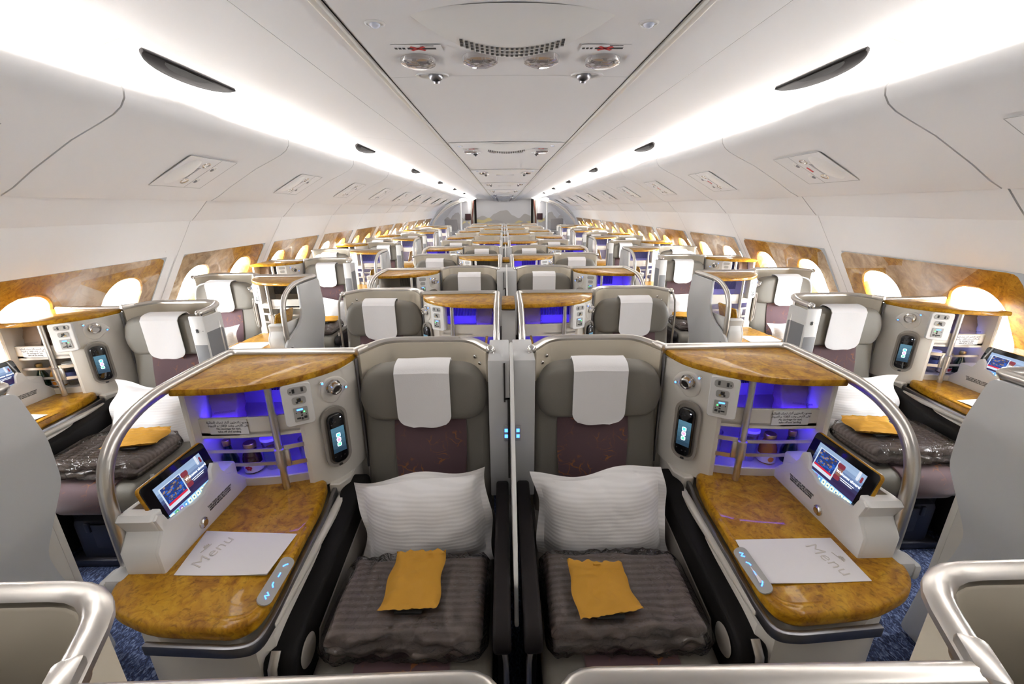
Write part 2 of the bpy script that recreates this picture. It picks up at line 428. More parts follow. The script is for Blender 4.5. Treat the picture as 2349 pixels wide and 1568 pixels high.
# ------------------------------------------------------------------ suite: seat, privacy shell, console (module coords, table back at y=0)
def b_seat(lod, aisle):
    def build():
        t = thing('airline_seat', '', 'seat', (-.32, -.35, 0))
        if lod < 2:
            m = MB()   # cushion with a rolled front edge
            o = rounded([(-.06, .33), (-.06, .46), (-.66, .475), (-.755, .46), (-.765, .36), (-.70, .315)], .06, 4, True)
            m.prism([(p.x, p.y) for p in o_(o)], -.535, -.07, 'x', r=.03, seg=3); fin(m, 'seat_cushion', LEATHER, t)
            m = MB(); o = rounded([(-.06, .40), (-.06, .468), (-.66, .483), (-.763, .468), (-.773, .36), (-.71, .307), (-.69, .33)], .06, 4, True)
            m.prism([(p.x, p.y) for p in o_(o)], -.425, -.175, 'x', r=.006); fin(m, 'cushion_panel', FABRIC, t, label='aubergine fabric centre panel')
            m = MB(); m.box((-.30, -.36, .19), (.44, .56, .26), .02); m.box((-.30, -.60, .13), (.38, .16, .24), .03)
            m.box((-.30, -.688, .17), (.17, .012, .13), .004); m.box((-.40, -.69, .22), (.02, .012, .05), .003)
            m.box((-.30, -.5, .02), (.46, .40, .04), .01)
            fin(m, 'seat_base', DARK, t, label='dark blue plastic base')
        m = MB()      # reclined backrest, bolsters left and right
        o = rounded([(-.20, .44), (-.115, .46), (-.085, .62), (-.045, .86), (-.035, .98), (.03, .98), (.02, .86), (-.02, .44)], .03, 3, True)
        m.prism([(p.x, p.y) for p in o_(o)], -.562, -.085, 'x', r=.03, seg=3); fin(m, 'backrest', LEATHER, t)
        m = MB()
        def bp(u, v):
            z = .47+.43*v; hw = .125+.012*math.sin(PI*(v-.2)); y = -.125+.08*(v**1.1)
            x = (u-.5)*2; return (-.31+x*hw, y - .010*(1-x**6) + .004, z)
        m.grid(bp, 10, 10, thick=.01); fin(m, 'back_panel', FABRIC, t, label='aubergine fabric centre panel')
        m = MB()
        out = rounded([(-.118, .838), (-.542, .838), (-.575, .925), (-.538, 1.045), (-.33, 1.066), (-.122, 1.045), (-.085, .925)], .062, 6, True)
        pp = [Vector((p.x, p.y)) for p in out]; cc = Vector((-.33, .945))
        def hr(u, v):
            q = pp[int(round(u*len(pp))) % len(pp)]; a = v*PI; k = math.sin(a)**.55 if 0 < v < 1 else 0
            d = (q-cc); L_ = max(.0, 1-.042*(1-k)/.30*3.2)
            p = cc+d*(L_ if v not in (0, 1) else .0) if v in (0, 1) else cc+d*(1-.36*(1-k))
            return (p.x, -.026-.050*math.copysign(abs(math.cos(a))**.75, math.cos(a))-(.012*(1-((p.x+.33)/.25)**2) if v < .5 else 0), p.y)
        m.grid(hr, len(pp), 18, close=True)
        h = fin(m, 'headrest', LEATHER, t)
        m = MB()
        def cv(u, v):
            s = v*.36; x = (u-.5)*2
            if s < .05: y, z = .02-s*.6, 1.045+s*.55
            elif s < .11: q = (s-.05)/.06; y, z = -.01-.072*math.sin(q*PI/2), 1.0725-.02*(1-math.cos(q*PI/2))
            else: q = s-.11; y, z = -.092+.004*math.sin(q*9), 1.05-q*.90
            hw = .098
            e = max(0, s-.305); hw = hw-.055+math.sqrt(max(0, .055**2-e*e)) if e > 0 else hw
            return (-.322+x*hw, y-.009+.003*math.sin(x*3+s*8), z)
        m.grid(cv, 12, 30, thick=.004); fin(m, 'headrest_cover', CLOTH, t, label='white cloth headrest cover')
        if lod < 2:
            m = MB()
            o = rounded([(-.10, .645), (-.22, .635), (-.45, .60), (-.67, .585), (-.745, .565), (-.765, .50), (-.73, .42), (-.10, .42)], .035, 4, True)
            m.prism([(p.x, p.y) for p in o_(o)], -.625, -.545, 'x', r=.014, seg=3)
            m.prism([(-.10, .05), (-.72, .05), (-.735, .43), (-.10, .43)], -.615, -.545, 'x', r=.01)
            a = fin(m, 'armrest', BLACK, t, label='black padded armrest')
            m = MB(); m.lathe([(.0, -.003), (.036, -.003), (.040, 0), (.036, .003), (0, .003)], (-.541, -.69, .515), 24, 0, Matrix.Rotation(PI/2, 4, 'Y'))
            m.prism([(-.12, .40), (-.12, .56), (-.62, .50), (-.66, .40)], -.545, -.541, 'x'); fin(m, 'armrest_side', TAN, a)
            m = MB(); m.tube([(-.59, -.735, .575), (-.59, -.762, .55), (-.59, -.770, .51), (-.59, -.760, .47), (-.59, -.745, .445)], .012, 10, sq=(.5, 1.)); fin(m, 'armrest_band', METAL, a, label='brushed metal band')
            m = MB(); o = rounded([(-.12, .615), (-.70, .625), (-.745, .60), (-.745, .545), (-.70, .52), (-.12, .50)], .03, 4, True)
            m.prism([(p.x, p.y) for p in o_(o)], -.062, -.016, 'x', r=.01, seg=3); m.prism([(-.12, .05), (-.62, .05), (-.66, .53), (-.12, .53)], -.055, -.03, 'x', r=.004)
            if aisle: m.bm.transform(Matrix.Translation((0, 0, -.15)))
            a = fin(m, 'armrest', BROWN, t, label='narrow dark armrest')
            m = MB(); m.tube([(-.03, -.70, .05), (-.03, -.70, .46), (-.035, -.69, .50)], .008, 8); fin(m, 'armrest_bracket', METAL, a)
        return t
    return build
def o_(pts): return [Vector((p[0], p[1])) for p in pts]

def b_shell(lod, sign):
    def build():
        t = thing('privacy_shell', '', 'seat shell', (-.32, .12, 0))
        path = rounded([(-.578, -.012, 0), (-.51, .14, 0), (-.16, .14, 0), (-.078, .0, 0)] + ([(-.062, -.15, 0)] if sign else []), .07, 5)
        m = MB(); outl = []
        n = len(path)
        ins = []
        for i, p in enumerate(path):
            a = path[max(i-1, 0)]; b = path[min(i+1, n-1)]; tg = (b-a).normalized(); sd = Vector((tg.y, -tg.x, 0))
            outl.append((p.x, p.y)); ins.append((p.x+sd.x*.02, p.y+sd.y*.02))
        m.prism(outl+ins[::-1], .02, 1.088, 'z', r=.004, seg=1); fin(m, 'shell_panel', CREAM2, t, ang=50)
        m = MB(); rp = [Vector((p.x, p.y, 1.092)) for p in path]
        m.tube(rp, .0155, 10, sq=(.95, 1.15))
        rl = fin(m, 'shell_rail', METAL, t, label='brushed aluminium rail')
        if lod < 2:
            m = MB(); m.ball((path[-1].x, path[-1].y, 1.092), .0185); fin(m, 'end_cap', CHROME, rl)
            m = MB(); m.box((-.566, .012, 1.092), (.032, .06, .038), .008, rot=Matrix.Rotation(-.42, 3, 'Z')); fin(m, 'rail_joint', METAL, rl)
            m = MB(); m.tube([(-.574, -.024, 1.075), (-.574, -.03, .62)], .006, 6); fin(m, 'edge_strip', DMETAL, t)
        if lod < 1:
            for x, y, z in ((-.128, .056, 1.047), (-.108, .026, 1.030)):
                m = MB(); m.ball((x-.012, y, z), .008, sc=(1, .6, 1)); fin(m, 'rivet', CHROME, t)
            m = MB(); m.tube([(-.070, -.012, 1.085), (-.058, -.03, 1.04), (-.052, -.035, .95), (-.05, -.03, .5)], .007, 6); fin(m, 'edge_strip', METAL, t)
            # oval pocket on the outside of the back
            m = MB(); m.prism(pill(.20, .42, .095, 8), .141, .148, 'y', M=Matrix.Translation((-.54+.18, 0, .62))); fin(m, 'back_pocket', TAN, t)
        if sign:
            m = MB(); m.prism(rounded([(-.16, 1.06), (-.01, 1.06), (.0, .60), (-.10, .62), (-.155, .70)], .02, 3, True) and [(p.x, p.y) for p in rounded([(-.165, 1.07), (.0, 1.07), (.0, .50), (-.09, .56), (-.165, .80)], .02, 3, True)], -.062, -.05, 'x', r=.003, seg=1)
            pn = fin(m, 'wing_panel', WHITE, t)
            m = MB(); m.prism([(p.x, p.y) for p in rounded([(-.158, .985), (-.012, .985), (-.012, .52), (-.085, .575), (-.158, .81)], .015, 3, True)], -.05, -.0485, 'x'); fin(m, 'wing_inset', MIDGREY, pn)
            # front edge of the wing, facing the cabin, with the seat mark
            m = MB(); m.box((-.075, -.163, .83), (.075, .012, .50), .005); ed = fin(m, 'wing_edge', WHITE, t)
            m = MB(); m.box((-.075, -.1702, .76), (.064, .002, .33), .004); fin(m, 'wing_inset', MIDGREY, ed)
            if lod < 1:
                M = basis((-.075, -.1705, 1.0), (1, 0, 0), (0, 0, 1)); m = MB(); put_text(m, '8', .028, M, -.004, 0, bold=.0008); put_text(m, '· –', .02, M, .02, .002)
                fin(m, 'seat_mark', BINK, ed, flip=False)
        return t
    return build

SHELF = [(-.581, -.012), (-.604, -.114), (-.655, -.19), (-.733, -.26), (-.82, -.30), (-.923, -.32)]
def shelf_outline(W):
    c = catmull([(x, y, 0) for x, y in SHELF], 4)
    return [(p.x, p.y) for p in c] + [(-W+.012, -.322), (-W+.005, -.002)]
def b_console(role, lod, led):
    W = {'co': 1.045, 'ce': 1.045, 'ws': .965, 'wd': 1.045}[role]
    arch = role != 'ws'
    ledm = {0: None, 1: LEDB, 2: LEDW}[led]
    def build():
        t = thing('side_console', '', 'console', (-.82, -.2, 0))
        # cabinet: back, outer wall, curved inner column
        m = MB()
        m.box(((-W-.585)/2+.004, -.012, .545), (W-.585, .022, 1.05), .002)
        m.prism([(-.33, .68), (-.29, .69), (-.285, 1.07), (-.02, 1.07), (-.02, .02), (-.33, .02)][::-1], -W+.004, -W+.022, 'x', r=.004, seg=1)
        col = [(p.x, p.y) for p in catmull([(-.580, -.012, 0), (-.588, -.06, 0), (-.602, -.105, 0), (-.628, -.155, 0), (-.662, -.193, 0), (-.70, -.222, 0)], 3)]
        m.prism(col+[(-.715, -.222), (-.715, -.022), (-.58, -.012)], .655, 1.068, 'z', r=.003, seg=1)
        cab = fin(m, 'cabinet', CREAM, t, ang=30)
        m = MB(); m.prism(shelf_outline(W), 1.067, 1.090, 'z', r=.005); fin(m, 'upper_shelf', BURL, t, label='burl veneer shelf')
        m = MB()
        if arch:
            x = -W
            pth = rounded([(-.578, .0, 1.092), (x, .004, 1.092), (x, -.20, 1.094)], .035, 5)
            pth += [Vector(q) for q in catmull([(x, -.24, 1.093), (x, -.33, 1.091), (x, -.40, 1.081), (x, -.455, 1.063), (x, -.505, 1.035), (x, -.54, .995), (x, -.562, .945), (x, -.572, .88), (x, -.575, .80), (x, -.575, .70)], 3)]
            m.tube(pth, .0175, 12)
        else: m.tube([(-.578, .0, 1.092), (-W+.03, .0, 1.092)], .0135, 10)
        fin(m, 'rail', METAL, t, label='brushed aluminium rail')
        m = MB(); px, py = -.784, -.247
        m.tube([(px, py, .678), (px, py, 1.068)], .0115, 12); 
        pole = fin(m, 'pole', METAL, t, label='brushed aluminium pole')
        if lod < 2:
            m = MB(); m.lathe([(.011, 0), (.0165, .003), (.0165, .07), (.011, .073)], (px, py, .766), 16); m.box((px+.02, py+.006, .80), (.02, .012, .062), .004); fin(m, 'pole_collar', METAL, pole)
        # lip and shelf between the cubbies, bottle tray
        inn = -.66
        fr = [(inn, -.19), (-.715, -.222), (-.80, -.243), (-.90, -.252), (-W+.02, -.252)]
        m = MB(); m.prism(fr+[(x, y+.012) for x, y in fr[::-1]], .881, .955, 'z', r=.002, seg=1)
        m.prism(fr+[(-W+.02, -.022), (inn, -.022)], .893, .903, 'z')
        mid = fin(m, 'middle_shelf', CREAM, t)
        m = MB(); fr2 = [(inn, -.172), (-.715, -.20), (-.80, -.222), (-.90, -.232), (-W+.02, -.232)]
        m.prism(fr2+[(-W+.02, -.022), (inn, -.022)], .676, .715, 'z', r=.003, seg=1); tray = fin(m, 'bottle_tray', CREAM, t)
        m = MB()
        for k in range(26): m.box((-.69-.0095*k, -.0255, 1.005), (.0055, .007, .10))
        fin(m, 'vent_grille', MIDGREY if led != 1 else DARK, t)
        if ledm:
            m = MB(); m.sweep([(-.73, -.216, .928), (-.80, -.229, .928), (-.90, -.238, .928), (-W+.03, -.238, .928)], .004, .030); fin(m, 'led_strip', ledm, mid)
            m = MB(); m.sweep([(-.70, -.200, .887), (-.80, -.229, .887), (-.90, -.238, .887), (-W+.03, -.238, .887)], .008, .008); fin(m, 'led_strip', ledm, mid)
        if lod < 2:
            m = MB()   # rail that keeps bottles in
            for z in (.834, .782):
                m.sweep([(-.80, -.246, z), (-.90, -.252, z), (-W+.02, -.252, z)], .004, .012)
            for z in (.840, .776):
                m.sweep([(-.77, -.243, z), (-.715, -.222, z), (-.668, -.190, z)], .004, .016)
            for x, y in ((-.762, -.240), (-.671, -.192)): m.box((x, y, .808), (.010, .006, .066), .001, rot=Matrix.Rotation(.5, 3, 'Z'))
            gr = fin(m, 'guard_rail', METAL, t)
            # power panel with three outlets
            r = Vector((.882, .471, 0)); o = Vector((-.700, -.237, .995))
            m = MB(); M0 = Matrix((r, Vector((0, 0, 1)), r.cross(Vector((0, 0, 1))))).transposed().to_4x4(); M0.translation = o
            m.prism(pill(.088, .146, .012, 4), -.035, .004, 'z', r=.002, seg=1, M=M0); pp = fin(m, 'power_panel', WHITE, t)
            M = basis(o+r.cross(Vector((0, 0, 1)))*.0042, r, (0, 0, 1)); sx = -1 if S < 0 else 1
            def outlet(y, w, h, rr, holes, extra=None):
                mb = MB(); rect(mb, M, sx*.004, y, w, h, .002, 0, rr)
                ob = fin(mb, 'outlet', OUTG, pp, flip=False)
                if lod < 1 or extra:
                    mb = MB()
                    for hx, hy, hw, hh, mi in holes: rect(mb, M, sx*(.004+hx), y+hy, hw, hh, .0009, mi, 0, .002)
                    fin(mb, 'outlet_slots', [BINK, GOLD, ICON, GREENL], ob, flip=False)
            if lod < 2:
                outlet(.050, .056, .026, .010, [(-.012, 0, .007, .014, 0), (.014, .002, .007, .014, 0), (-.021, -.002, .004, .004, 0)])
                outlet(.015, .040, .026, .008, [(0, .002, .012, .012, 0), (-.006, -.006, .006, .006, 0), (.007, -.005, .007, .006, 1), (-.002, .006, .005, .004, 1)])
                outlet(-.034, .042, .050, .003, [(-.002, .017, .018, .005, 2), (.010, .008, .004, .004, 3), (.002, .006, .006, .007, 0), (.002, -.004, .006, .005, 0), (-.008, -.013, .012, .005, 0), (.012, -.012, .009, .008, 0), (.002, -.015, .005, .008, 0), (-.014, .006, .003, .003, 0), (.015, -.002, .003, .003, 0)], True)
            # reading light pod with knob and two blue lamps
            r = Vector((.60, .80, 0)); n = r.cross(Vector((0, 0, 1)))
            o = Vector((-.622, -.142, 1.014))
            Mp = Matrix((r, Vector((0, 0, 1)), n)).transposed().to_4x4(); Mp.translation = o
            m = MB(); m.prism([(p.x, p.y) for p in rounded([(-.052, .0, 0), (-.03, .042, 0), (.03, .036, 0), (.062, -.012, 0), (.03, -.03, 0), (.0, -.062, 0), (-.04, -.045, 0)], .03, 5, True)], -.006, .007, 'z', r=.006, seg=3, M=Mp)
            pod = fin(m, 'reading_light', CREAM, t)
            m = MB(); m.lathe([(.0265, .0), (.0265, .006), (.0215, .008), (.0215, .026), (.019, .029), (.015, .0295), (.0145, .026), (0, .026)], (0, 0, 0), 24, M=Mp @ Matrix.Translation((-.004, .006, .005)) @ Matrix.Rotation(.25, 4, 'X')); fin(m, 'lamp_knob', CHROME, pod)
            for qx, qy in ((-.042, .030), (.042, -.012)):
                m = MB(); m.ball((0, 0, 0), .0065, 0); m.bm.transform(Mp @ Matrix.Translation((qx, qy, .006))); lb = fin(m, 'indicator_bezel', CHROME, pod)
                m = MB(); m.ball((0, 0, 0), .0038, 0); m.bm.transform(Mp @ Matrix.Translation((qx, qy-.001, .0115))); fin(m, 'indicator_lamp', ICON, lb)
            # handset dock frame
            o = Vector((-.626, -.166, .835)); r = Vector((.66, .75, 0)).normalized(); n = r.cross(Vector((0, 0, 1)))
            Mp = Matrix((r, Vector((0, 0, 1)), n)).transposed().to_4x4(); Mp.translation = o
            m = MB(); oo = pill(.092, .232, .042, 6); ii = pill(.074, .212, .034, 6)
            tb = bmesh.new(); A = [tb.verts.new((a, b, .0)) for a, b in oo]; B = [tb.verts.new((a, b, .009)) for a, b in oo]
            Cc = [tb.verts.new((a, b, .007)) for a, b in ii]; D = [tb.verts.new((a, b, .001)) for a, b in ii]
            for i in range(len(oo)):
                j = (i+1) % len(oo)
                for X, Y in ((A, B), (B, Cc), (Cc, D)): tb.faces.new((X[i], X[j], Y[j], Y[i]))
            tb.faces.new(D); bmesh.ops.recalc_face_normals(tb, faces=tb.faces[:]); tb.transform(Mp); m.merge(tb, 0)
            m.prism(pill(.014, .007, .003), .007, .0095, 'z', mat=1, M=Mp @ Matrix.Translation((0, -.1105, 0)))
            fin(m, 'handset_dock', [TAN, BINK], t, label='tan grey handset dock')
        if lod < 1 and role != 'ce':
            M = basis((-W+.115, -.2528, .925), (1, 0, 0), (0, 0, 1)); mb = MB()
            rect(mb, M, 0, 0, .125, .054, .0004, 0)
            for k, s_ in enumerate(('ممنوع التخزين أثناء تحرك الطائرة', 'على الأرض وعند الإقلاع و الهبوط')): put_text(mb, arabic(s_), .0105, M, 0, .0165-.0115*k, 1, bold=.0002)
            for k, s_ in enumerate(('No stowage for taxi,', 'take-off and landing')): put_text(mb, s_, .0095, M, 0, -.0065-.0105*k, 1, bold=.0002)
            fin(mb, 'warning_label', [WHITE, BINK], mid, flip=False)
        if lod < 2:
            # desk
            m = MB(); dk = [(-.665, -.185), (-.634, -.32), (-.626, -.49), (-.614, -.65), (-.613, -.70), (-.622, -.742), (-.66, -.765), (-.86, -.752), (-.985, -.705), (-1.035, -.655), (-1.05, -.60), (-W+.012, -.5), (-W+.012, -.18)]
            if role == 'ws': dk = [(max(x, -W+.012), y) for x, y in dk[:8]] + [(-W+.012, -.72), (-W+.012, -.18)]
            dk = [(p.x, p.y) for p in rounded([(a, b, 0) for a, b in dk], .05, 3, True)]
            m.prism(dk, .640, .683, 'z', r=.014, seg=4)
            m.tube(catmull([(-.632, -.44, .681), (-.626, -.55, .681), (-.622, -.66, .681), (-.634, -.715, .681), (-.67, -.735, .681), (-.74, -.732, .681)], 4), .007, 8, sq=(.55, 1.3))
            fin(m, 'desk_top', BURL, t, label='burl veneer desk top')
            m = MB(); m.sweep(rounded([(-.648, -.16, .630), (-.624, -.34, .630), (-.615, -.52, .630), (-.605, -.70, .630), (-.608, -.768, .630), (-.66, -.776, .630), (-.87, -.762, .630)], .05, 5), .014, .030, r=.003)
            fin(m, 'desk_trim', DMETAL, t, label='dark metal edge of the pull-out table')
            m = MB(); m.prism([(-.66, -.03), (-.60, -.20), (-.598, -.72), (-.63, -.748), (-.86, -.735), (-W+.05, -.65), (-W+.03, -.5), (-W+.02, -.03)], .02, .606, 'z', r=.01)
            m.prism([(-.60, -.03), (-.60, -.16), (-.625, -.20), (-.66, -.20), (-.70, -.03)], .02, .66, 'z', r=.004, seg=1)
            m.box((-.61, -.43, .622), (.03, .56, .02), .008)
            fin(m, 'pedestal', CREAM, t)
            # blue-lit seat control on the desk edge
            uy = Vector((.09, 1, 0)).normalized(); nn = Vector((.45, 0, .9)).normalized()
            o = Vector((-.622, -.635, .687)); rr = uy.cross(nn).normalized()*-1
            M = basis(o, (0.0, 1, 0), (-.9, 0, .42)); mb = MB(); rect(mb, M, 0, 0, .145, .036, .004, 0, .017)
            cp = fin(mb, 'seat_control', OUTG, t, flip=False)
            if lod < 1:
                mb = MB()
                for k, sh in enumerate((((-.008, -.003), (-.002, .004), (.003, -.004), (.009, .003)), ((-.006, -.003), (0, .002), (.007, .003)), ((-.006, .0), (.006, .0)), ((-.005, .004), (.002, .0), (.006, -.005)))):
                    c0 = -.048+.031*k
                    mb.tube([M @ Vector((c0+a, b, .0045)) for a, b in sh], .0017, 5)
                fin(mb, 'control_icon', ICON, cp, flip=False)
            # tablet holder
            xi = -W+.115
            m = MB()
            sc = [(-.601, .68), (-.603, .75), (-.590, .768), (-.572, .795), (-.584, .836), (-.572, .846), (-.556, .836), (-.545, .806), (-.515, .801), (-.48, .797), (-.455, .79), (-.415, .79), (-.395, .803), (-.372, .808), (-.366, .84), (-.352, .856), (-.334, .846), (-.325, .815), (-.305, .785), (-.275, .77), (-.225, .715), (-.222, .68)]
            m.prism(sc, xi-.014, xi, 'x', r=.004, seg=2)
            m.prism([(-.601, .68), (-.603, .75), (-.590, .768), (-.572, .795), (-.590, .838), (-.578, .850), (-.55, .848), (-.545, .68)], -W+.012, xi-.006, 'x', r=.008, seg=3)
            m.prism([(-.56, .68), (-.56, .848), (-.33, .835), (-.25, .76), (-.24, .68)], -W+.012, -W+.028, 'x', r=.004)
            m.box(((xi-W)/2+.006, -.40, .70), (xi+W-.016, .33, .05)); m.box(((xi-W)/2+.006, -.30, .74), (xi+W-.02, .10, .12), .01)
            th = fin(m, 'tablet_holder', WHITE, t, label='white moulded tablet holder')
            if lod < 1:
                m = MB(); m.lathe([(0, .008), (.010, .008), (.012, .005), (.016, .003), (.017, 0)], (xi, -.445, .712), 18, M=Matrix.Rotation(PI/2, 4, 'Y')); fin(m, 'release_button', CHROME, th)
                M = basis((xi+.0003, -.36, .735), (0, 1, 0), (0, 0, 1)); mb = MB()
                put_text(mb, 'TAXI, TAKE-OFF AND LANDING\nHANDSET MUST BE STOWED\nREMOVE BEFORE RECLINING', .0078, M, 0, 0, bold=.0002); fin(mb, 'lettering', BINK, th, flip=False)
            if arch:
                m = MB(); m.box((-W-.005, -.585, .66), (.05, .085, .055), .012); m.box((-W-.035, -.60, .655), (.022, .06, .05), .012); fin(m, 'rail_bracket', GREYP, t)
        else:
            m = MB(); m.box(((-W-.62)/2, -.40, .34), (W-.64, .72, .64), .02); fin(m, 'pedestal', CREAM, t)
            m = MB(); m.box(((-W-.62)/2, -.42, .668), (W-.62, .70, .03), .01); fin(m, 'desk_top', BURL, t, label='burl veneer desk top')
        if role == 'wd':
            m = MB(); pts = [(-.05, .02), (.0, .02), (-.02, .25), (-.075, .44), (-.085, .54), (.03, .74), (.035, .90), (.0, 1.078), (-.335, 1.078), (-.34, .90), (-.375, .83), (-.44, .79), (-.60, .735), (-.64, .70), (-.64, .02)]
            m.prism([(p.x, p.y) for p in rounded([(a, b, 0) for a, b in pts], .03, 3, True)], -W-.024, -W-.004, 'x', r=.004)
            ap = fin(m, 'aisle_panel', GREYP, t, label='pale grey panel facing the aisle')
            if lod < 1:
                M = basis((-W-.0245, -.25, 1.0), (0, -1, 0), (0, 0, 1)); mb = MB(); put_text(mb, '9', .03, M, .02, 0); put_text(mb, '–', .03, M, -.02, .01); fin(mb, 'seat_mark', BINK, ap, flip=False)
            m = MB(); m.box((-W-.03, -.60, .64), (.016, .05, .09), .007); fin(m, 'rail_cap', DARK, ap)
        return t
    return build

# ------------------------------------------------------------------ things set out on the suites
def b_handset(on=True):
    def build():
        o = Vector((-.626, -.166, .833)); r = Vector((.66, .75, 0)).normalized(); n = r.cross(Vector((0, 0, 1)))
        t = thing('handset', '', 'handset', o + Vector((0, 0, -.1)))
        Mp = Matrix((r, Vector((0, 0, 1)), n)).transposed().to_4x4(); Mp.translation = o
        m = MB(); m.prism(pill(.058, .188, .022, 6), .003, .019, 'z', r=.005, seg=3, M=Mp); fin(m, 'casing', SCREENB, t)
        M = basis(o+n*.0193, r, (0, 0, 1)); m = MB(); rect(m, M, 0, -.004, .047, .094, .0006, 0, .002)
        for k in range(6): rect(m, M, 0, -.044+.016*k, .047, .016, .0007, 1+k)
        sc = fin(m, 'screen', [E('handset_blue', (.05, .13, .22), .5)]+[E('handset_blue%d' % k, (.025+.012*k, .06+.03*k, .10+.04*k), .55) for k in range(6)], t, flip=False)
        m = MB()
        for k, c in enumerate((3, 2, 1)):
            y = -.022+.018*k
            rect(m, M, 0, y, .0155, .0155, .0006, 0, .004, .0007); rect(m, M, 0, y, .011, .011, .0005, c, .002, .0013)
        fin(m, 'screen_icon', [E('icon_white', (.8, .9, 1.), 1.5), E('icon_teal', (.1, .75, .7), 1.), E('icon_pink', (.85, .3, .5), 1.), E('icon_green', (.15, .7, .4), 1.)], sc, flip=False)
        m = MB()
        for x, y in ((.016, .078), (.016, .068), (-.012, .07), (-.004, .066), (-.008, .076), (-.018, .058), (-.02, -.066), (.014, -.07), (.0, -.072)): rect(m, M, x, y, .005, .004, .0006, 0 if y < .077 else 1, .001)
        fin(m, 'buttons', [P('key_grey', (.05, .05, .055), .4), E('key_light', (.8, .85, 1.), 1.)], t, flip=False)
        return t
    return build
def screen_faces(mb, M):
    """welcome picture: [0]black [1]navy.. [..]"""
    R = lambda x, y, w, h, k, z=.0006: rect(mb, M, x, y, w, h, .0002, k, 0, z)
    for k in range(8): R(0, .062-.0125*k-.006, .198, .0125, 1+k)           # background bands
    R(-.043, .010, .088, .078, 9, .0009); R(-.043, .015, .078, .062, 10, .0012)
    rnd = random.Random(3)
    for k in range(90):
        x = -.043+rnd.uniform(-.034, .034); y = .017+rnd.uniform(-.023, .027)
        rect(mb, M, x, y, rnd.uniform(.003, .012), rnd.uniform(.002, .007), .0002, rnd.choice((11, 12, 13, 13, 12)), .002, .0014+.00001*k)
    R(-.043, -.0135, .078, .007, 14, .0018)
    R(0, -.050, .198, .022, 15, .0009)
    for k in range(10):
        w = .015 if k < 9 else .024
        x = -.090+.0185*k + (.005 if k == 9 else 0)
        rect(mb, M, x, -.050, w, .016, .0002, {1: 17, 2: 18, 3: 19}.get(k, 16), .003, .0012); rect(mb, M, x, -.050, .006, .006, .0002, 20 if k not in (1, 2, 3) else 16, .002, .0016)
    # portrait in a red cap, plain shapes
    rect(mb, M, .014, .016, .022, .034, .0002, 21, .010, .0010); rect(mb, M, .013, .036, .028, .018, .0002, 22, .006, .0013); rect(mb, M, .014, -.006, .026, .016, .0002, 22, .006, .0013)
    rect(mb, M, .076, .046, .010, .034, .0002, 23, .004, .0010); rect(mb, M, .090, .040, .008, .020, .0002, 22, .003, .0011)
SCR = [SCREENB]+[E('scr_bg%d' % k, c, .62) for k, c in enumerate([(.30, .42, .62), (.33, .46, .66), (.22, .32, .52), (.13, .20, .38), (.06, .09, .22), (.03, .03, .10), (.025, .015, .07), (.03, .02, .09)])] + \
      [E('scr_frame', (.62, .72, .82), .62), E('scr_sea', (.01, .04, .22), .62), E('scr_land', (.30, .20, .15), .62), E('scr_lake', (.02, .12, .55), .62), E('scr_rock', (.06, .05, .06), .62), E('scr_red', (.65, .02, .05), .62), E('scr_bar', (.25, .50, .85), .7),
       E('scr_icon', (.75, .88, .62), .8), E('scr_green', (.12, .45, .22), .62), E('scr_violet', (.30, .15, .55), .62), E('scr_blue', (.12, .35, .70), .62), E('scr_glyph', (.10, .22, .40), .62), E('scr_skin', (.26, .13, .09), .62), E('scr_cap', (.22, .03, .05), .62), E('scr_white', (.7, .75, .85), .62)]
def b_tablet(W, lod):
    def build():
        tilt = math.radians(15); up = Vector((-math.sin(tilt), 0, math.cos(tilt))); r = Vector((0, 1, 0)); n = r.cross(up)
        o = Vector((-W+.086, -.435, .828)); c = o+up*.0
        t = thing('tablet', '', 'tablet', c-up*.085)
        Mp = Matrix((r, up, n)).transposed().to_4x4(); Mp.translation = c
        m = MB(); m.prism(pill(.245, .172, .014, 5), -.012, .0, 'z', r=.004, seg=3, M=Mp); fin(m, 'back_case', BURL, t, label='burl veneer back case')
        m = MB(); m.prism(pill(.240, .167, .012, 5), -.0005, .0025, 'z', r=.001, seg=1, M=Mp); bz = fin(m, 'bezel', SCREENB, t)
        M = basis(c+n*.0026+up*.008, r, up)
        M = M @ Matrix.Diagonal((.90, .86, 1, 1))
        if lod < 1:
            m = MB(); screen_faces(m, M); sc = fin(m, 'screen', SCR, t, flip=False)
            m = MB(); put_text(m, 'Welcome aboard', .0135, M @ Matrix.Translation((0, 0, .002)), .052, .016, bold=.0002)
            for y, w in ((.002, .056), (-.004, .048)): rect(m, M, .054, y, w, .0022, .0002, 0, 0, .0018)
            fin(m, 'screen_lettering', E('scr_text', (.8, .86, .95), 1.1), sc, flip=False)
        return t
    return build
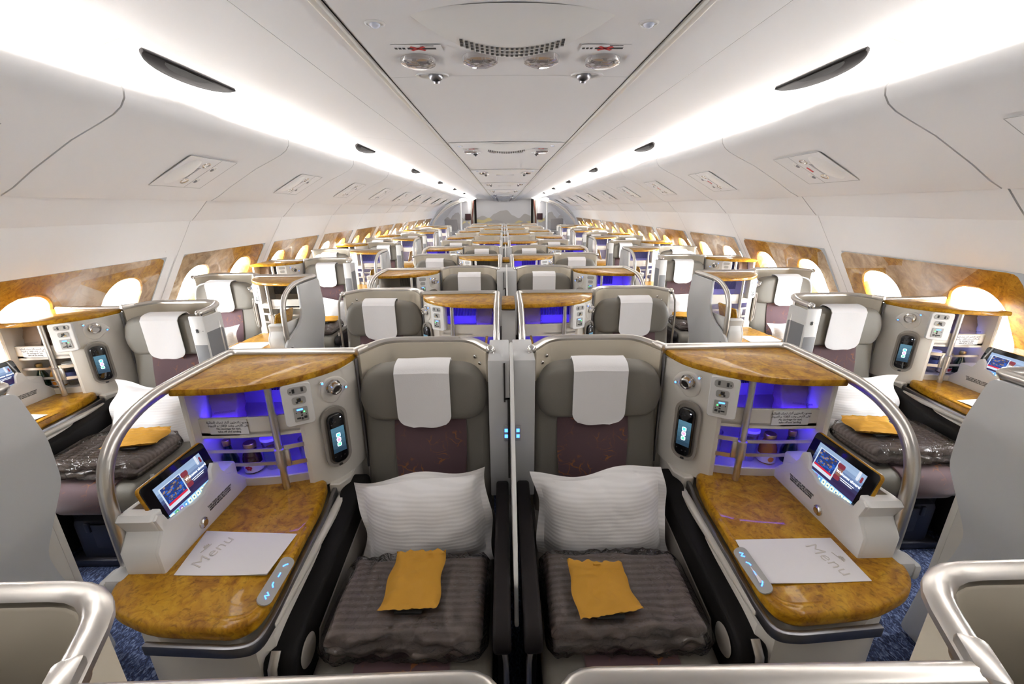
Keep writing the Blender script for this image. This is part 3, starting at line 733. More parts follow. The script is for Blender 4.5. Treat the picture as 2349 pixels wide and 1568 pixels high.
def b_pillow(seed, rot, lean):
    def build():
        m = MB(); ph = seed*1.7
        def side(sg):
            def f(u, v):
                x = (u-.5)*2; y = (v-.5)*2
                d = max(abs(x), abs(y)); k = min(1, (1-d)/.16)
                puff = .066*((1-min(1, abs(x)/.87)**3.4)*(1-min(1, abs(y)/.85)**3.4))**.62 if d < .87 else 0
                fl = (max(0, d-.80)/.20)
                wob = .012*fl*(math.sin(x*5+ph)+math.sin(y*6+2*ph))
                cr = .005*math.sin(7*x*y+ph)*(1-fl) + .006*noise.noise(Vector((x*3+ph, y*3, 0)))
                X = .224*x*(1-.035*(1-y*y)) + .010*fl*math.sin(y*4+ph); Z = .158*y*(1-.05*(1-x*x)) + .009*fl*math.sin(x*4+ph)
                return Vector((X, sg*(.0025*min(1, (1-d)/.03)+puff+abs(cr)*k*.9)+wob, Z))
            return f
        for sg in (1, -1): m.grid(side(sg), 40, 34)
        bmesh.ops.remove_doubles(m.bm, verts=m.bm.verts[:], dist=3e-4); bmesh.ops.recalc_face_normals(m.bm, faces=m.bm.faces[:])
        M = Matrix.Translation((-.299, -.310, .594)) @ Matrix.Rotation(math.radians(-lean), 4, 'X') @ Matrix.Rotation(math.radians(rot), 4, 'Y')
        m.bm.transform(M)
        return solo(m, 'pillow', PILLOW, '', 'pillow', (-.305, -.30, .47))
    return build
def b_blanket(seed):
    def build():
        t = thing('folded_blanket', '', 'blanket', (-.295, -.58, .485))
        def lay(m, z0, z1, y0, y1, x0, x1, sd, mat=0):
            ph = sd*2.3
            def f(u, v):
                a = u*2*PI; x = x0+(x1-x0)*v
                e = min(1, min(v, 1-v)/.05); hh = (z1-z0)/2*(.45+.55*math.sqrt(e)); cy = (y0+y1)/2; hy = (y1-y0)/2; cz = (z0+z1)/2
                ca, sa = math.cos(a), math.sin(a)
                yy = cy+hy*math.copysign(abs(ca)**.22, ca); zz = cz+hh*math.copysign(abs(sa)**.5, sa)
                w = noise.noise(Vector((x*14+ph, yy*14, zz*9)))
                fine = .0045*math.sin(x*95+ph)*max(0, -ca)**2 if ca < 0 else 0
                yy += .020*noise.noise(Vector((x*9+ph, 3, zz*26)))+fine; zz += (.008*w+.006*noise.noise(Vector((x*4+ph, yy*30, 0))))*(1 if sa > 0 else .5)
                return (x+.006*noise.noise(Vector((yy*12, ph, 1))), yy, zz)
            m.grid(f, 56, 46, mat, close=True)
            bmesh.ops.holes_fill(m.bm, edges=m.bm.edges[:], sides=80)
        m = MB(); lay(m, .507, .556, -.685, -.43, -.50, -.09, seed); fin(m, 'top_fold', BLANKET, t, ang=80)
        m = MB(); lay(m, .494, .520, -.70, -.45, -.495, -.095, seed+1); fin(m, 'inner_fold', FOLD, t, ang=80, label='paler turned edge')
        m = MB(); lay(m, .479, .503, -.692, -.44, -.49, -.10, seed+2); fin(m, 'bottom_fold', BLANKET, t, ang=80)
        m = MB()
        def film(u, v):
            a = u*2*PI; x = -.515+.44*v; e = min(1, min(v, 1-v)/.06); ca, sa = math.cos(a), math.sin(a)
            hy = .138+.010*noise.noise(Vector((x*7+seed, sa*2, 4)))-.012*(1-e); hh = .045*(.35+.65*math.sqrt(e))
            yy = -.567+hy*math.copysign(abs(ca)**.25, ca); zz = .521+hh*math.copysign(abs(sa)**.45, sa)
            rg = 1-2*abs(noise.noise(Vector((x*17+seed*3, yy*17, zz*30)))); r2 = 1-2*abs(noise.noise(Vector((x*38+seed, yy*34, zz*50))))
            k = (.0055*rg+.0035*r2)*min(1, e)*max(0, min(1, e*1.2))
            zz += k*(1 if sa > 0 else -.2); yy += k*ca*1.6
            return (x+.004*noise.noise(Vector((yy*20, zz*30, seed))), yy, max(zz, .4765))
        m.grid(film, 90, 110, close=True); fin(m, 'plastic_film', FILM, t, ang=180, label='clear crinkled plastic film')
        return t
    return build
def b_pouch(seed, quad):
    def build():
        t = thing('amenity_pouch', '', 'pouch', (sum(q[0] for q in quad)/4, sum(q[1] for q in quad)/4, .556))
        A, B, C, D = [Vector((x, y, 0)) for x, y in quad]   # back left, back right, front right, front left
        m = MB()
        def side(sg):
            def f(u, v):
                p = (A*(1-u)+B*u)*(1-v)+(D*(1-u)+C*u)*v
                e = min(1, min(u, 1-u, v, 1-v)/.22); e = e**.6
                jag = .014*noise.noise(Vector((u*9+seed, v*9, 2))) if min(v, 1-v) < .04 else 0
                crease = .013*abs(noise.noise(Vector((u*3.3+seed, v*4, 0))))+.006*abs(noise.noise(Vector((u*9+seed, v*7, 4))))
                lift = .022*max(0, .12-v)/.12+.010*max(0, v-.9)/.1
                return (p.x+.004*math.sin(v*9+seed)*(1-e), p.y+jag, .577+lift+.004*u+(sg*.013*e+crease*e if sg > 0 else -.010*e))
            return f
        for sg in (1, -1): m.grid(side(sg), 22, 26)
        bmesh.ops.remove_doubles(m.bm, verts=m.bm.verts[:], dist=2e-4); bmesh.ops.recalc_face_normals(m.bm, faces=m.bm.faces[:])
        fin(m, 'paper_bag', POUCH, t)
        m = MB(); c = (C+D)/2; m.box((c.x, c.y+.012, .570), (.075, .02, .010), .004); fin(m, 'pen', BINK, t, label='black pen tip peeking out')

        return t
    return build
def b_menu(quad, both=True):
    def build():
        A, B, C, D = [Vector((x, y, .0)) for x, y in quad]
        t = thing('menu_card', '', 'menu', ((A.x+C.x)/2, (A.y+C.y)/2, .6835))
        m = MB()
        for k in (0, 1):
            def f(u, v, k=k):
                p = (A*(1-u)+B*u)*(1-v)+(D*(1-u)+C*u)*v
                return (p.x+.003*k, p.y-.002*k, .6840+.0012*k+(.004+.007*k)*max(0, u-.3)**2*v*1.6)
            m.grid(f, 12, 8, thick=.0007)
        cd = fin(m, 'card', PAPER, t)
        if both:
            o = A*.78*.5+B*.22*.5+D*.78*.5+C*.22*.5; o.z = .6862
            if S < 0: o = A*.80*.5+B*.20*.5+D*.80*.5+C*.20*.5; o.z = .6862
            M = basis(o, (.30 if S > 0 else .30, 1, 0), (-1, .30, 0)); mb = MB()
            put_text(mb, 'Menu', .050, M, 0, -.008, shear=.12, bold=-.0006)
            for k in range(4): mb.tube([M @ Vector((.012+.004*k-.008, .026, .0005)), M @ Vector((.006+.004*k, .036-.002*abs(k-1), .0005))], .0016, 5)
            mb.tube([M @ Vector((-.012, .024, .0005)), M @ Vector((.022, .024, .0005))], .0009, 5)
            fin(mb, 'lettering', INK, cd, flip=False)
        return t
    return build
def b_bag():
    def build():
        t = thing('paper_bag', '', 'bag', (-.965, -.19, .904))
        m = MB()
        def f(u, v):
            a = u*2*PI; q = v
            w = .047*(1+.05*q); d = .032*(1-.55*q)
            cx = -.965-.004*q; cy = -.197+.03*q; z = .905+.148*q
            ca, sa = math.cos(a), math.sin(a)
            x = cx+w*math.copysign(abs(ca)**.35, ca); y = cy+d*math.copysign(abs(sa)**.35, sa)
            c = .006*noise.noise(Vector((x*28, y*28, z*22)))+.004*noise.noise(Vector((x*70, y*70, z*60)))
            return (x+c, y+c, z+c*.6)
        m.grid(f, 40, 20, close=True); bmesh.ops.holes_fill(m.bm, edges=m.bm.edges[:], sides=60); fin(m, 'paper_body', KRAFT, t, ang=25)
        M = basis((-.965, -.2265, .965), (1, .0, .12), (-.05, .3, 1)); mb = MB(); put_text(mb, 'emirates.com', .013, M, .015, 0, shear=.15); fin(mb, 'lettering', P('brown_ink', (.12, .085, .06), .7), t, flip=False)
        return t
    return build
def b_bottle(kind):
    def build():
        x, y = {'green': (-1.0, -.185), 'juice': (-.922, -.185), 'water': (-.862, -.165), 'tumbler': (-.745, -.130)}[kind[:7].rstrip('_RO')]
        k = kind.split('_')[0]
        if k == 'green':
            t = thing('mineral_water_bottle', '', 'bottle', (x, y, .716)); m = MB()
            m.lathe([(0, 0), (.024, 0), (.027, .006), (.027, .042), (.022, .062), (.013, .084), (.0115, .100), (.0115, .108)], (x, y, .716), 18); fin(m, 'glass_body', GREENG, t)
            m = MB(); m.lathe([(.012, .102), (.0135, .104), (.0135, .120), (.012, .123), (0, .123)], (x, y, .716), 16); fin(m, 'cap', GOLD, t)
            M = basis((x, y-.0275, .745), (1, 0, 0), (0, 0, 1)); mb = MB(); put_text(mb, 'Perrier', .014, M); fin(mb, 'lettering', PAPER, t, flip=False)
        elif k == 'juice':
            red = kind.endswith('R')
            t = thing('juice_bottle', '', 'bottle', (x, y, .716)); m = MB()
            m.lathe([(0, 0), (.026, 0), (.030, .006), (.030, .052), (.026, .070), (.019, .083), (.018, .095)], (x, y, .716), 20); fin(m, 'glass_body', JUICE_R if red else JUICE_O, t)
            m = MB(); m.lathe([(.0195, .092), (.021, .094), (.021, .108), (.019, .111), (0, .111)], (x, y, .716), 18); fin(m, 'cap', GOLD, t)
            m = MB(); m.lathe([(.0305, .006), (.0308, .008), (.0308, .034), (.0305, .036)], (x, y, .716), 24)
            lb = fin(m, 'label', PAPER, t)
            m = MB()
            if red:
                for dx, dz in ((-.007, .006), (0, .008), (.007, .005), (-.003, .0), (.004, -.001)): m.ball((x+dx, y-.0300, .737+dz), .0048, sc=(1, .3, 1))
                fin(m, 'label_fruit', REDP, lb)
            else:
                m.ball((x+.002, y-.0295, .738), .0105, sc=(1, .3, 1)); fin(m, 'label_fruit', ORANGEP, lb)
        elif k == 'water':
            t = thing('water_bottle', '', 'bottle', (x, y, .716)); m = MB()
            m.lathe([(0, 0), (.024, 0), (.027, .005), (.027, .060), (.026, .095), (.028, .100), (.028, .112)], (x, y, .716), 20); fin(m, 'plastic_body', GLASS, t)
            m = MB(); m.lathe([(.0285, .112), (.030, .113), (.030, .121), (.0285, .123), (0, .123)], (x, y, .716), 20); fin(m, 'lid', WHITE, t)
            m = MB(); m.lathe([(.0272, .03), (.0274, .032), (.0274, .072), (.0272, .074)], (x, y, .716), 20); fin(m, 'label', BLUEW, t)
        else:
            t = thing('tumbler', '', 'glass', (x, y, .716)); m = MB()
            m.lathe([(0, 0), (.030, 0), (.031, .004), (.034, .095), (.0325, .095), (.0295, .010), (0, .008)], (x, y, .716), 24); fin(m, 'glass_wall', GLASS, t)
        return t
    return build

# ------------------------------------------------------------------ laying out the rows
ORD = ['foremost', 'second', 'third', 'fourth', 'fifth', 'sixth', 'seventh', 'eighth', 'ninth', 'tenth', 'eleventh', 'twelfth', 'thirteenth', 'fourteenth', 'fifteenth', 'sixteenth', 'seventeenth', 'eighteenth', 'nineteenth', 'twentieth']
PITCH = 1.09
def cy(k): return .322 if k == 0 else 1.49+PITCH*(k-1)+(.02 if k > 1 else 0)
def wy(j): return 1.20+1.095*j
NC, NW = 14, 12
def lod_of(y): return 0 if y < 2.75 else (1 if y < 5.9 else 2)
for k in range(NC):
    y = cy(k); odd = k % 2 == 1; role = 'co' if odd else 'ce'
    for half, sg in (('left', 1), ('right', -1)):
        ox, side = (0, sg) if odd else ((-1.11 if k else -1.085)*sg, -sg)
        where = f'{ORD[k]} row of the centre block, {half} half'
        pos = 'beside the divider' if odd else 'beside the aisle'
        lod = lod_of(y) if k else 0
        led = 1 if odd or k < 1 else 1
        if (k, half) in ((3, 'left'), (4, 'left')): led = 0
        if k == 4 and half == 'right': led = 1
        place(('shell', lod, not odd and False), b_shell(lod, False), ox, y, side, f'cream curved seat shell with metal rail, {where}', 'seat shells of the centre block')
        place(('console', role, lod, led), b_console(role, lod, led), ox, y, side, f'burl topped side console, {where}', 'side consoles of the centre block')
        if k <= 6: place(('seat', lod, not odd), b_seat(lod, not odd), ox, y, side, f'grey and aubergine seat, {where}', 'seats of the centre block')
        if 1 <= k <= 2:
            place(('handset',), b_handset(), ox, y, side, f'black handset docked in console, {where}', 'handsets of the centre block')
            place(('bag',), b_bag(), ox, y, side, f'brown paper bag in the cubby, {where}', 'paper bags in the centre cubbies')
        if k == 2: place(('tablet', role, 1), b_tablet(1.045, 1), ox, y, side, f'tablet with burl back, {where}', 'tablets of the centre block')
        if k == 1:
            place(('tablet', role, 0), b_tablet(1.045, 0), ox, y, side, f'tablet showing a welcome screen, {where}', 'tablets of the centre block')
            place(('pillow', half), b_pillow(1 if half == 'left' else 2, -5.5 if half == 'left' else 3.5, 17), ox, y, side, f'white pillow on the big seat {half} of the divider', 'pillows on the seats')
            place(('blanket', half), b_blanket(1 if half == 'left' else 5), ox, y, side, f'film-wrapped brown blanket on the big seat {half} of the divider', 'blankets on the seats')
            q = [(-.366, -.455), (-.215, -.455), (-.212, -.642), (-.371, -.644)] if half == 'left' else [(-.154, -.505), (-.315, -.514), (-.335, -.656), (-.161, -.686)]
            place(('pouch', half), b_pouch(1 if half == 'left' else 3, q if half == 'left' else [q[1], q[0], q[3], q[2]]), ox, y, side, f'ochre paper pouch on the blanket {half} of the divider', 'pouches on the blankets')
            q = [(-.925, -.448), (-.649, -.467), (-.656, -.617), (-.905, -.607)] if half == 'left' else [(-.913, -.527), (-.637, -.526), (-.616, -.678), (-.910, -.673)]
            place(('menu', half), b_menu(q), ox, y, side, f'white menu card on the burl desk {half} of the divider', 'menu cards on the desks')
            for kind, lab in (('green', 'small green water bottle with gold cap'), ('juice_R' if half == 'left' else 'juice_O', 'dark red juice bottle' if half == 'left' else 'orange juice bottle'), ('water', 'clear plastic bottle with a flat lid'), ('tumbler', 'clear glass tumbler')):
                place((kind,), b_bottle(kind), ox, y, side, f'{lab} on the blue lit tray {half} of the divider', 'bottles and glasses on the trays')
for j in range(NW):
    y = wy(j); inner = j % 2 == 1; role = 'ws' if inner else 'wd'
    for half, sg in (('left', 1), ('right', -1)):
        ox, side = (-1.545*sg, sg) if inner else (-2.585*sg, -sg)
        where = f'{ORD[j]} row along the {half} windows'
        lod = lod_of(y-.3)
        led = 2 if (half == 'right' or j % 2 == 0) and not (j == 2 and half == 'left') else 0
        if j == 1 and half == 'left': led = 0
        place(('shell', lod, inner), b_shell(lod, inner), ox, y, side, f'pale curved seat shell with metal rail, {where}', 'seat shells by the windows')
        place(('console', role, lod, led), b_console(role, lod, led), ox, y, side, f'burl topped side console, {where}', 'side consoles by the windows')
        place(('seat', lod, inner), b_seat(lod, inner), ox, y, side, f'pale grey and aubergine seat, {where}', 'seats by the windows')
        if j in (1, 3): place(('handset',), b_handset(), ox, y, side, f'black handset docked in console, {where}', 'handsets by the windows')
        if j in (1, 3):
            place(('bag_w',), b_bag(), ox+(.07*side), y, side, f'brown paper bag in the cubby, {where}', 'paper bags in the window cubbies')
        if j in (1,): place(('tablet', role, 0), b_tablet(.965, 0), ox, y, side, f'tablet showing a welcome screen, {where}', 'tablets by the windows')
        if j in (2, 4, 6): place(('tablet', role, 1), b_tablet(1.045, 1), ox, y, side, f'tablet with burl back, {where}', 'tablets by the windows')
        if j in (1, 2, 3): place(('pillow', j, half), b_pillow(j+2, 6 if half == 'left' else -4, 20), ox, y, side, f'white pillow on seat, {where}', 'pillows on the seats')
        if j in (1, 3):
            place(('blanket', 'w'), b_blanket(9), ox, y, side, f'film-wrapped brown blanket on seat, {where}', 'blankets on the seats')
            place(('pouch', 'w'), b_pouch(5, [(-.33, -.46), (-.10, -.45), (-.09, -.58), (-.31, -.62)]), ox, y, side, f'ochre paper pouch on blanket, {where}', 'pouches on the blankets')
        if j in (1, 2):
            place(('menu', 'w'), b_menu([(-.87, -.448), (-.65, -.467), (-.656, -.617), (-.87, -.607)], False), ox, y, side, f'blank white menu card on the desk, {where}', 'menu cards on the desks')
        if j == 1:
            dx = .075*side
            for kind, lab in (('green', 'small green water bottle'), ('juice_O' if half == 'left' else 'juice_R', 'orange juice bottle' if half == 'left' else 'dark red juice bottle'), ('water', 'clear plastic bottle with lid'), ('tumbler', 'clear glass tumbler')):
                place((kind,), b_bottle(kind), ox+dx*(.9 if kind != 'tumbler' else 0), y, side, f'{lab} on the tray, {where}', 'bottles and glasses on the trays')

# divider between the two centre seats (odd rows) and burl topped post between the two consoles (even rows)
def b_divider(near):
    def build():
        t = thing('centre_divider', '', 'divider', (0, .05, 0))
        m = MB(); m.box((-.046, .03, .80), (.078, .25, .57), .004); m.box((.046, .03, .80), (.078, .25, .57), .004); m.box((0, .04, .30), (.05, .22, .56), .004)
        fin(m, 'divider_panel', GREYP, t)
        m = MB(); m.box((-.026, -.098, 1.0), (.006, .006, .15)); m.box((-.012, -.098, .77), (.008, .006, .34)); m.box((-.019, -.098, .937), (.02, .006, .006)); fin(m, 'panel_gap', SHADOW, t)
        m = MB()
        pf = catmull([(-.04, 1.135, 0), (-.12, 1.08, 0), (-.28, .93, 0), (-.47, .74, 0), (-.60, .58, 0), (-.63, .50, 0)], 4)
        m.prism([(p.x, p.y) for p in pf]+[(-.10, .50), (-.05, .9)], -.0065, .0065, 'x', r=.004, seg=2); fin(m, 'sliding_screen', WHITE, t)
        if near:
            for sx in (-1, 1):
                m = MB(); m.box((sx*.022, -.097, .795), (.020, .006, .065), .002); sw = fin(m, 'switch_plate', OUTG, t)
                m = MB()
                for z in (.808, .784): m.box((sx*.022, -.1005, z), (.012, .002, .014), .001)
                fin(m, 'switch_light', ICON, sw)
        return t
    return build
def b_post():
    t = thing('divider_post', '', 'divider', (0, -.14, 0))
    m = MB(); m.box((0, -.14, .52), (.082, .24, 1.04), .003); fin(m, 'post_body', GREYP, t)
    m = MB(); m.box((0, -.14, 1.063), (.078, .25, .028), .004); fin(m, 'post_top', BURL, t, label='burl veneer cap')
    return t
for k in range(NC):
    if k % 2: place(('div', k < 2), b_divider(k < 2), 0, cy(k), 1, f'pale grey divider with raised white screen, {ORD[k]} row of the centre block', 'dividers between paired seats')
    else: place(('post',), b_post, 0, cy(k), 1, f'grey post with burl top between consoles, {ORD[k]} row of the centre block', 'posts between paired consoles')

# ------------------------------------------------------------------ cabin shell
S = 1
CX0 = .012      # centre line of the ceiling
def dfm(x, y, z, w=1.):
    t = max(0, min(1, (y-6)/14.5))*w
    return (CX0+x*(1-.14*t), y, z-.20*t)
Y0, Y1 = -1.3, 20.6
SEAM = [1.86+1.3*i for i in range(-3, 11)]      # joints between bins, -2.04 .. 14.86
def loft(m, prof, y0, y1, sg=1, w=None, ny=1, mat=0, thick=0):
    t = bmesh.new(); rows = []
    for i in range(ny+1):
        y = y0+(y1-y0)*i/ny
        rows.append([t.verts.new(dfm(sg*p[0], y, p[1], (w[q] if isinstance(w, list) else (1 if w is None else w)))) for q, p in enumerate(prof)])
    for i in range(ny):
        for q in range(len(prof)-1): t.faces.new((rows[i][q], rows[i][q+1], rows[i+1][q+1], rows[i+1][q]))
    bmesh.ops.recalc_face_normals(t, faces=t.faces[:])
    if thick: bmesh.ops.solidify(t, geom=t.faces[:], thickness=thick)
    m.merge(t, mat)
def structure(m, name, mats, cat='structure', label=None, ang=38):
    o = fin(m, name, mats, None, ang, flip=False); o['kind'] = 'structure'; o['category'] = cat
    o['label'] = label or name.replace('_', ' '); return o
m = MB(); m.box((0, (Y0+Y1)/2, -.02), (5.9, Y1-Y0, .04)); structure(m, 'floor', CARPET, 'floor', 'dark blue flecked carpet of the cabin floor')
# ceiling: centre strip, side strips, outer strips turning up into the cove
CE = [(0, 2.125), (.25, 2.123), (.495, 2.117)]
m = MB()
for sg in (1, -1):
    loft(m, CE, Y0, Y1, sg, ny=12)
    loft(m, [(.53, 2.118), (.64, 2.125), (.768, 2.138)], Y0, Y1, sg, ny=12)
    loft(m, [(.776, 2.142), (1.0, 2.165), (1.2, 2.184), (1.38, 2.197), (1.435, 2.206), (1.445, 2.218), (1.43, 2.235)], Y0, Y1, sg, ny=12)
    loft(m, [(.48, 2.150), (.80, 2.165)], Y0, Y1, sg, ny=12, mat=1)
structure(m, 'ceiling', [PANELW, SHADOW], 'ceiling', 'white panelled cabin ceiling', ang=30)
for i, sg in enumerate((-1, 1)):
    m = MB(); loft(m, [(.508, 2.126), (.508, 2.108), (.516, 2.104), (.526, 2.106), (.530, 2.120)], Y0, Y1, sg, ny=14)
    structure(m, f'trim_{i+1}', CREAM, 'trim', f'pale rail along the {"left" if sg < 0 else "right"} groove of the ceiling')
# cross joints in the ceiling panels
m = MB()
for y in [1.30+.02, 1.99, 3.86, 4.5, 6.41, 8.96, 11.5]:
    loft(m, [(-.495, 2.1165), (-.25, 2.1225), (0, 2.1245), (.25, 2.1225), (.495, 2.1165)], y, y+.004, 1)
for y in (3.94, 6.5, 9.05, 11.6):
    for sg in (1, -1): loft(m, [(.53, 2.1172), (.64, 2.1242), (.768, 2.1372)], y, y+.006, sg); loft(m, [(.776, 2.1412), (1.0, 2.1642), (1.38, 2.1962)], y, y+.006, sg)
structure(m, 'trim_3', P('joint_grey', (.52, .51, .5), .7), 'trim', 'fine cross joints in the white ceiling')

# cove light panels behind the ceiling edge
CV = [(1.70, 2.02), (1.68, 2.07), (1.655, 2.105), (1.615, 2.135), (1.57, 2.168), (1.50, 2.198), (1.43, 2.218), (1.36, 2.23)]
ys = SEAM[1:]+[16.16, 17.46, 18.76, 20.06]
for sg, half in ((-1, 'left'), (1, 'right')):
    m = MB(); loft(m, [(x+.02, z+.012) for x, z in CV], Y0, Y1, sg, ny=12); structure(m, f'trim_{4 if sg < 0 else 5}', P('warm_cove', (.34, .24, .12), .6), 'trim', f'warm white cove behind the {half} ceiling edge')
    n = 0
    for i in range(len(ys)-1):
        a, b = ys[i], ys[i+1]
        if b < -.2: continue
        m = MB(); loft(m, CV[:5], a+.016, b-.016, sg, mat=0, thick=.004); loft(m, CV[4:], a+.016, b-.016, sg, mat=1, thick=.004)
        solo(m, 'cove_light', [COVE, E('cove_light_upper', (1., .965, .93), 4.5)], f'glowing warm cove light, {ORD[n]} section along the {half} ceiling edge', 'cove light', (sg*1.6, (a+b)/2, 2.0), 'cove lights', flip=False); n += 1

# overhead bins: door with bulging lip, base strip under it, service panel with lights
DOOR = [(1.60, 2.085), (1.545, 2.082), (1.515, 2.066), (1.502, 2.045), (1.506, 2.022), (1.525, 1.995), (1.56, 1.970), (1.62, 1.940), (1.75, 1.880), (1.944, 1.768), (2.04, 1.705), (2.105, 1.672)]
BASEP = [(2.075, 1.700), (2.135, 1.668), (2.19, 1.612), (2.235, 1.568), (2.268, 1.538)]
def dpt(s):     # point and outward frame on the flat part of the door
    a, b = Vector((1.62, 1.940)), Vector((2.04, 1.705)); p = a.lerp(b, s); return p
for sg, half in ((-1, 'left'), (1, 'right')):
    n = 0
    for i in range(1, len(SEAM)-1):
        a, b = SEAM[i]+.0045, SEAM[i+1]-.0045
        if b < .3: continue
        yc = (a+b)/2
        t = thing('overhead_bin', f'white overhead bin, {ORD[n]} along the {half} side', 'overhead bin', (sg*1.9, yc, 1.75), 'overhead bins'); n += 1
        wt = [1-.9*k/(len(DOOR)-1) for k in range(len(DOOR))]
        m = MB(); loft(m, DOOR, a, b, sg, wt, ny=2, thick=.012); fin(m, 'bin_door', PANELW, t, flip=False, ang=60)
        m = MB(); loft(m, BASEP, a, b, sg, .08, thick=.01)
        fin(m, 'bin_base', PANELW, t, flip=False, ang=60)
        m = MB(); loft(m, [(2.262, 1.545), (2.278, 1.532)], a, b, sg, .05); fin(m, 'shadow_gap', P('soft_gap', (.40, .39, .38), .8), t, flip=False)
        # service panel
        w = .45; tt = max(0, min(1, (yc-6)/14.5))*w
        c = Vector((CX0+sg*1.845*(1-.14*tt), yc+.17, 1.822-.2*tt))
        u = Vector((sg*.49, 0, -.272)).normalized(); yv = Vector((0, 1, 0)); nrm = Vector((-sg*.272, 0, -.49)).normalized()
        M = Matrix((yv, u, nrm)).transposed().to_4x4(); M.translation = c + nrm*.014
        near = yc < 7
        m = MB(); m.prism(pill(.40, .30, .01, 2), -.001, .0022, 'z', M=M); sp = fin(m, 'service_panel', PANELW, t, flip=False)
        m = MB()
        for x0, x1, y0, y1 in ((-.205, .205, .15, .1525), (-.205, .205, -.1525, -.15), (-.205, -.2025, -.15, .15), (.06, .0625, -.15, .15), (.2025, .205, -.15, .15)): m.prism([(x0, y0), (x1, y0), (x1, y1), (x0, y1)], .0022, .003, 'z', M=M)
        fin(m, 'panel_joint', P('soft_gap', (.40, .39, .38), .8), sp, flip=False)
        m = MB(); m.lathe([(.0, .016), (.06, .014), (.10, .008), (.125, .0)], (0, 0, 0), 22, M=M @ Matrix.Translation((-.105, 0, .002)) @ Matrix.Diagonal((.55, 1, 1, 1)))
        sk = fin(m, 'speaker_cover', WHITE, sp, flip=False)
        if near:
            m = MB()
            for r_ in range(4):
                for q in range(12): m.box(tuple(M @ Vector((-.055+.009*r_, -.055+.010*q, .0078-.001*r_))), (.005, .005, .003))
            fin(m, 'speaker_grille', P('grille_grey', (.3, .29, .29), .6), sk, flip=False)
        for q, (x, yy) in enumerate(((-.005, -.085), (-.005, .085), (.085, -.06), (.085, .07))):
            m = MB(); m.lathe([(.026, 0), (.025, .003), (.017, .002), (.013, -.003), (0, -.003)], (0, 0, 0), 16, M=M @ Matrix.Translation((x, yy, .0022))); rl = fin(m, 'reading_light' if q < 2 else 'air_nozzle', CHROME if q < 2 else WHITE, sp, flip=False)
            if q >= 2: m = MB(); m.lathe([(.013, 0), (.012, .006), (.007, .008), (0, .008)], (0, 0, 0), 12, M=M @ Matrix.Translation((x-.004, yy+.01, .001))); fin(m, 'nozzle', DMETAL, rl, flip=False)
        if half == 'right' and near:
            m = MB(); m.box(tuple(M @ Vector((.03, .0, .0028))), (.012, .05, .003), rot=M.to_3x3() @ Matrix.Rotation(PI/2, 3, 'Z') if False else M.to_3x3()); fin(m, 'no_smoking_sign', REDP, sp, flip=False)

for i, sg in enumerate((-1, 1)):
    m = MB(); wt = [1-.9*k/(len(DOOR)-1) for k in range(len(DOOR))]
    loft(m, [(x+.022, z+.014) for x, z in DOOR]+[(2.16, 1.68), (2.29, 1.545)], Y0, 15.0, sg, wt+[.08, .05], ny=12)  # added sheet that keeps cove light from leaking through the bin joints
    structure(m, f'trim_{8+i}', P('bin_gap', (.66, .64, .62), .8), 'trim', f'shadowed backing between the {"left" if sg < 0 else "right"} overhead bins')
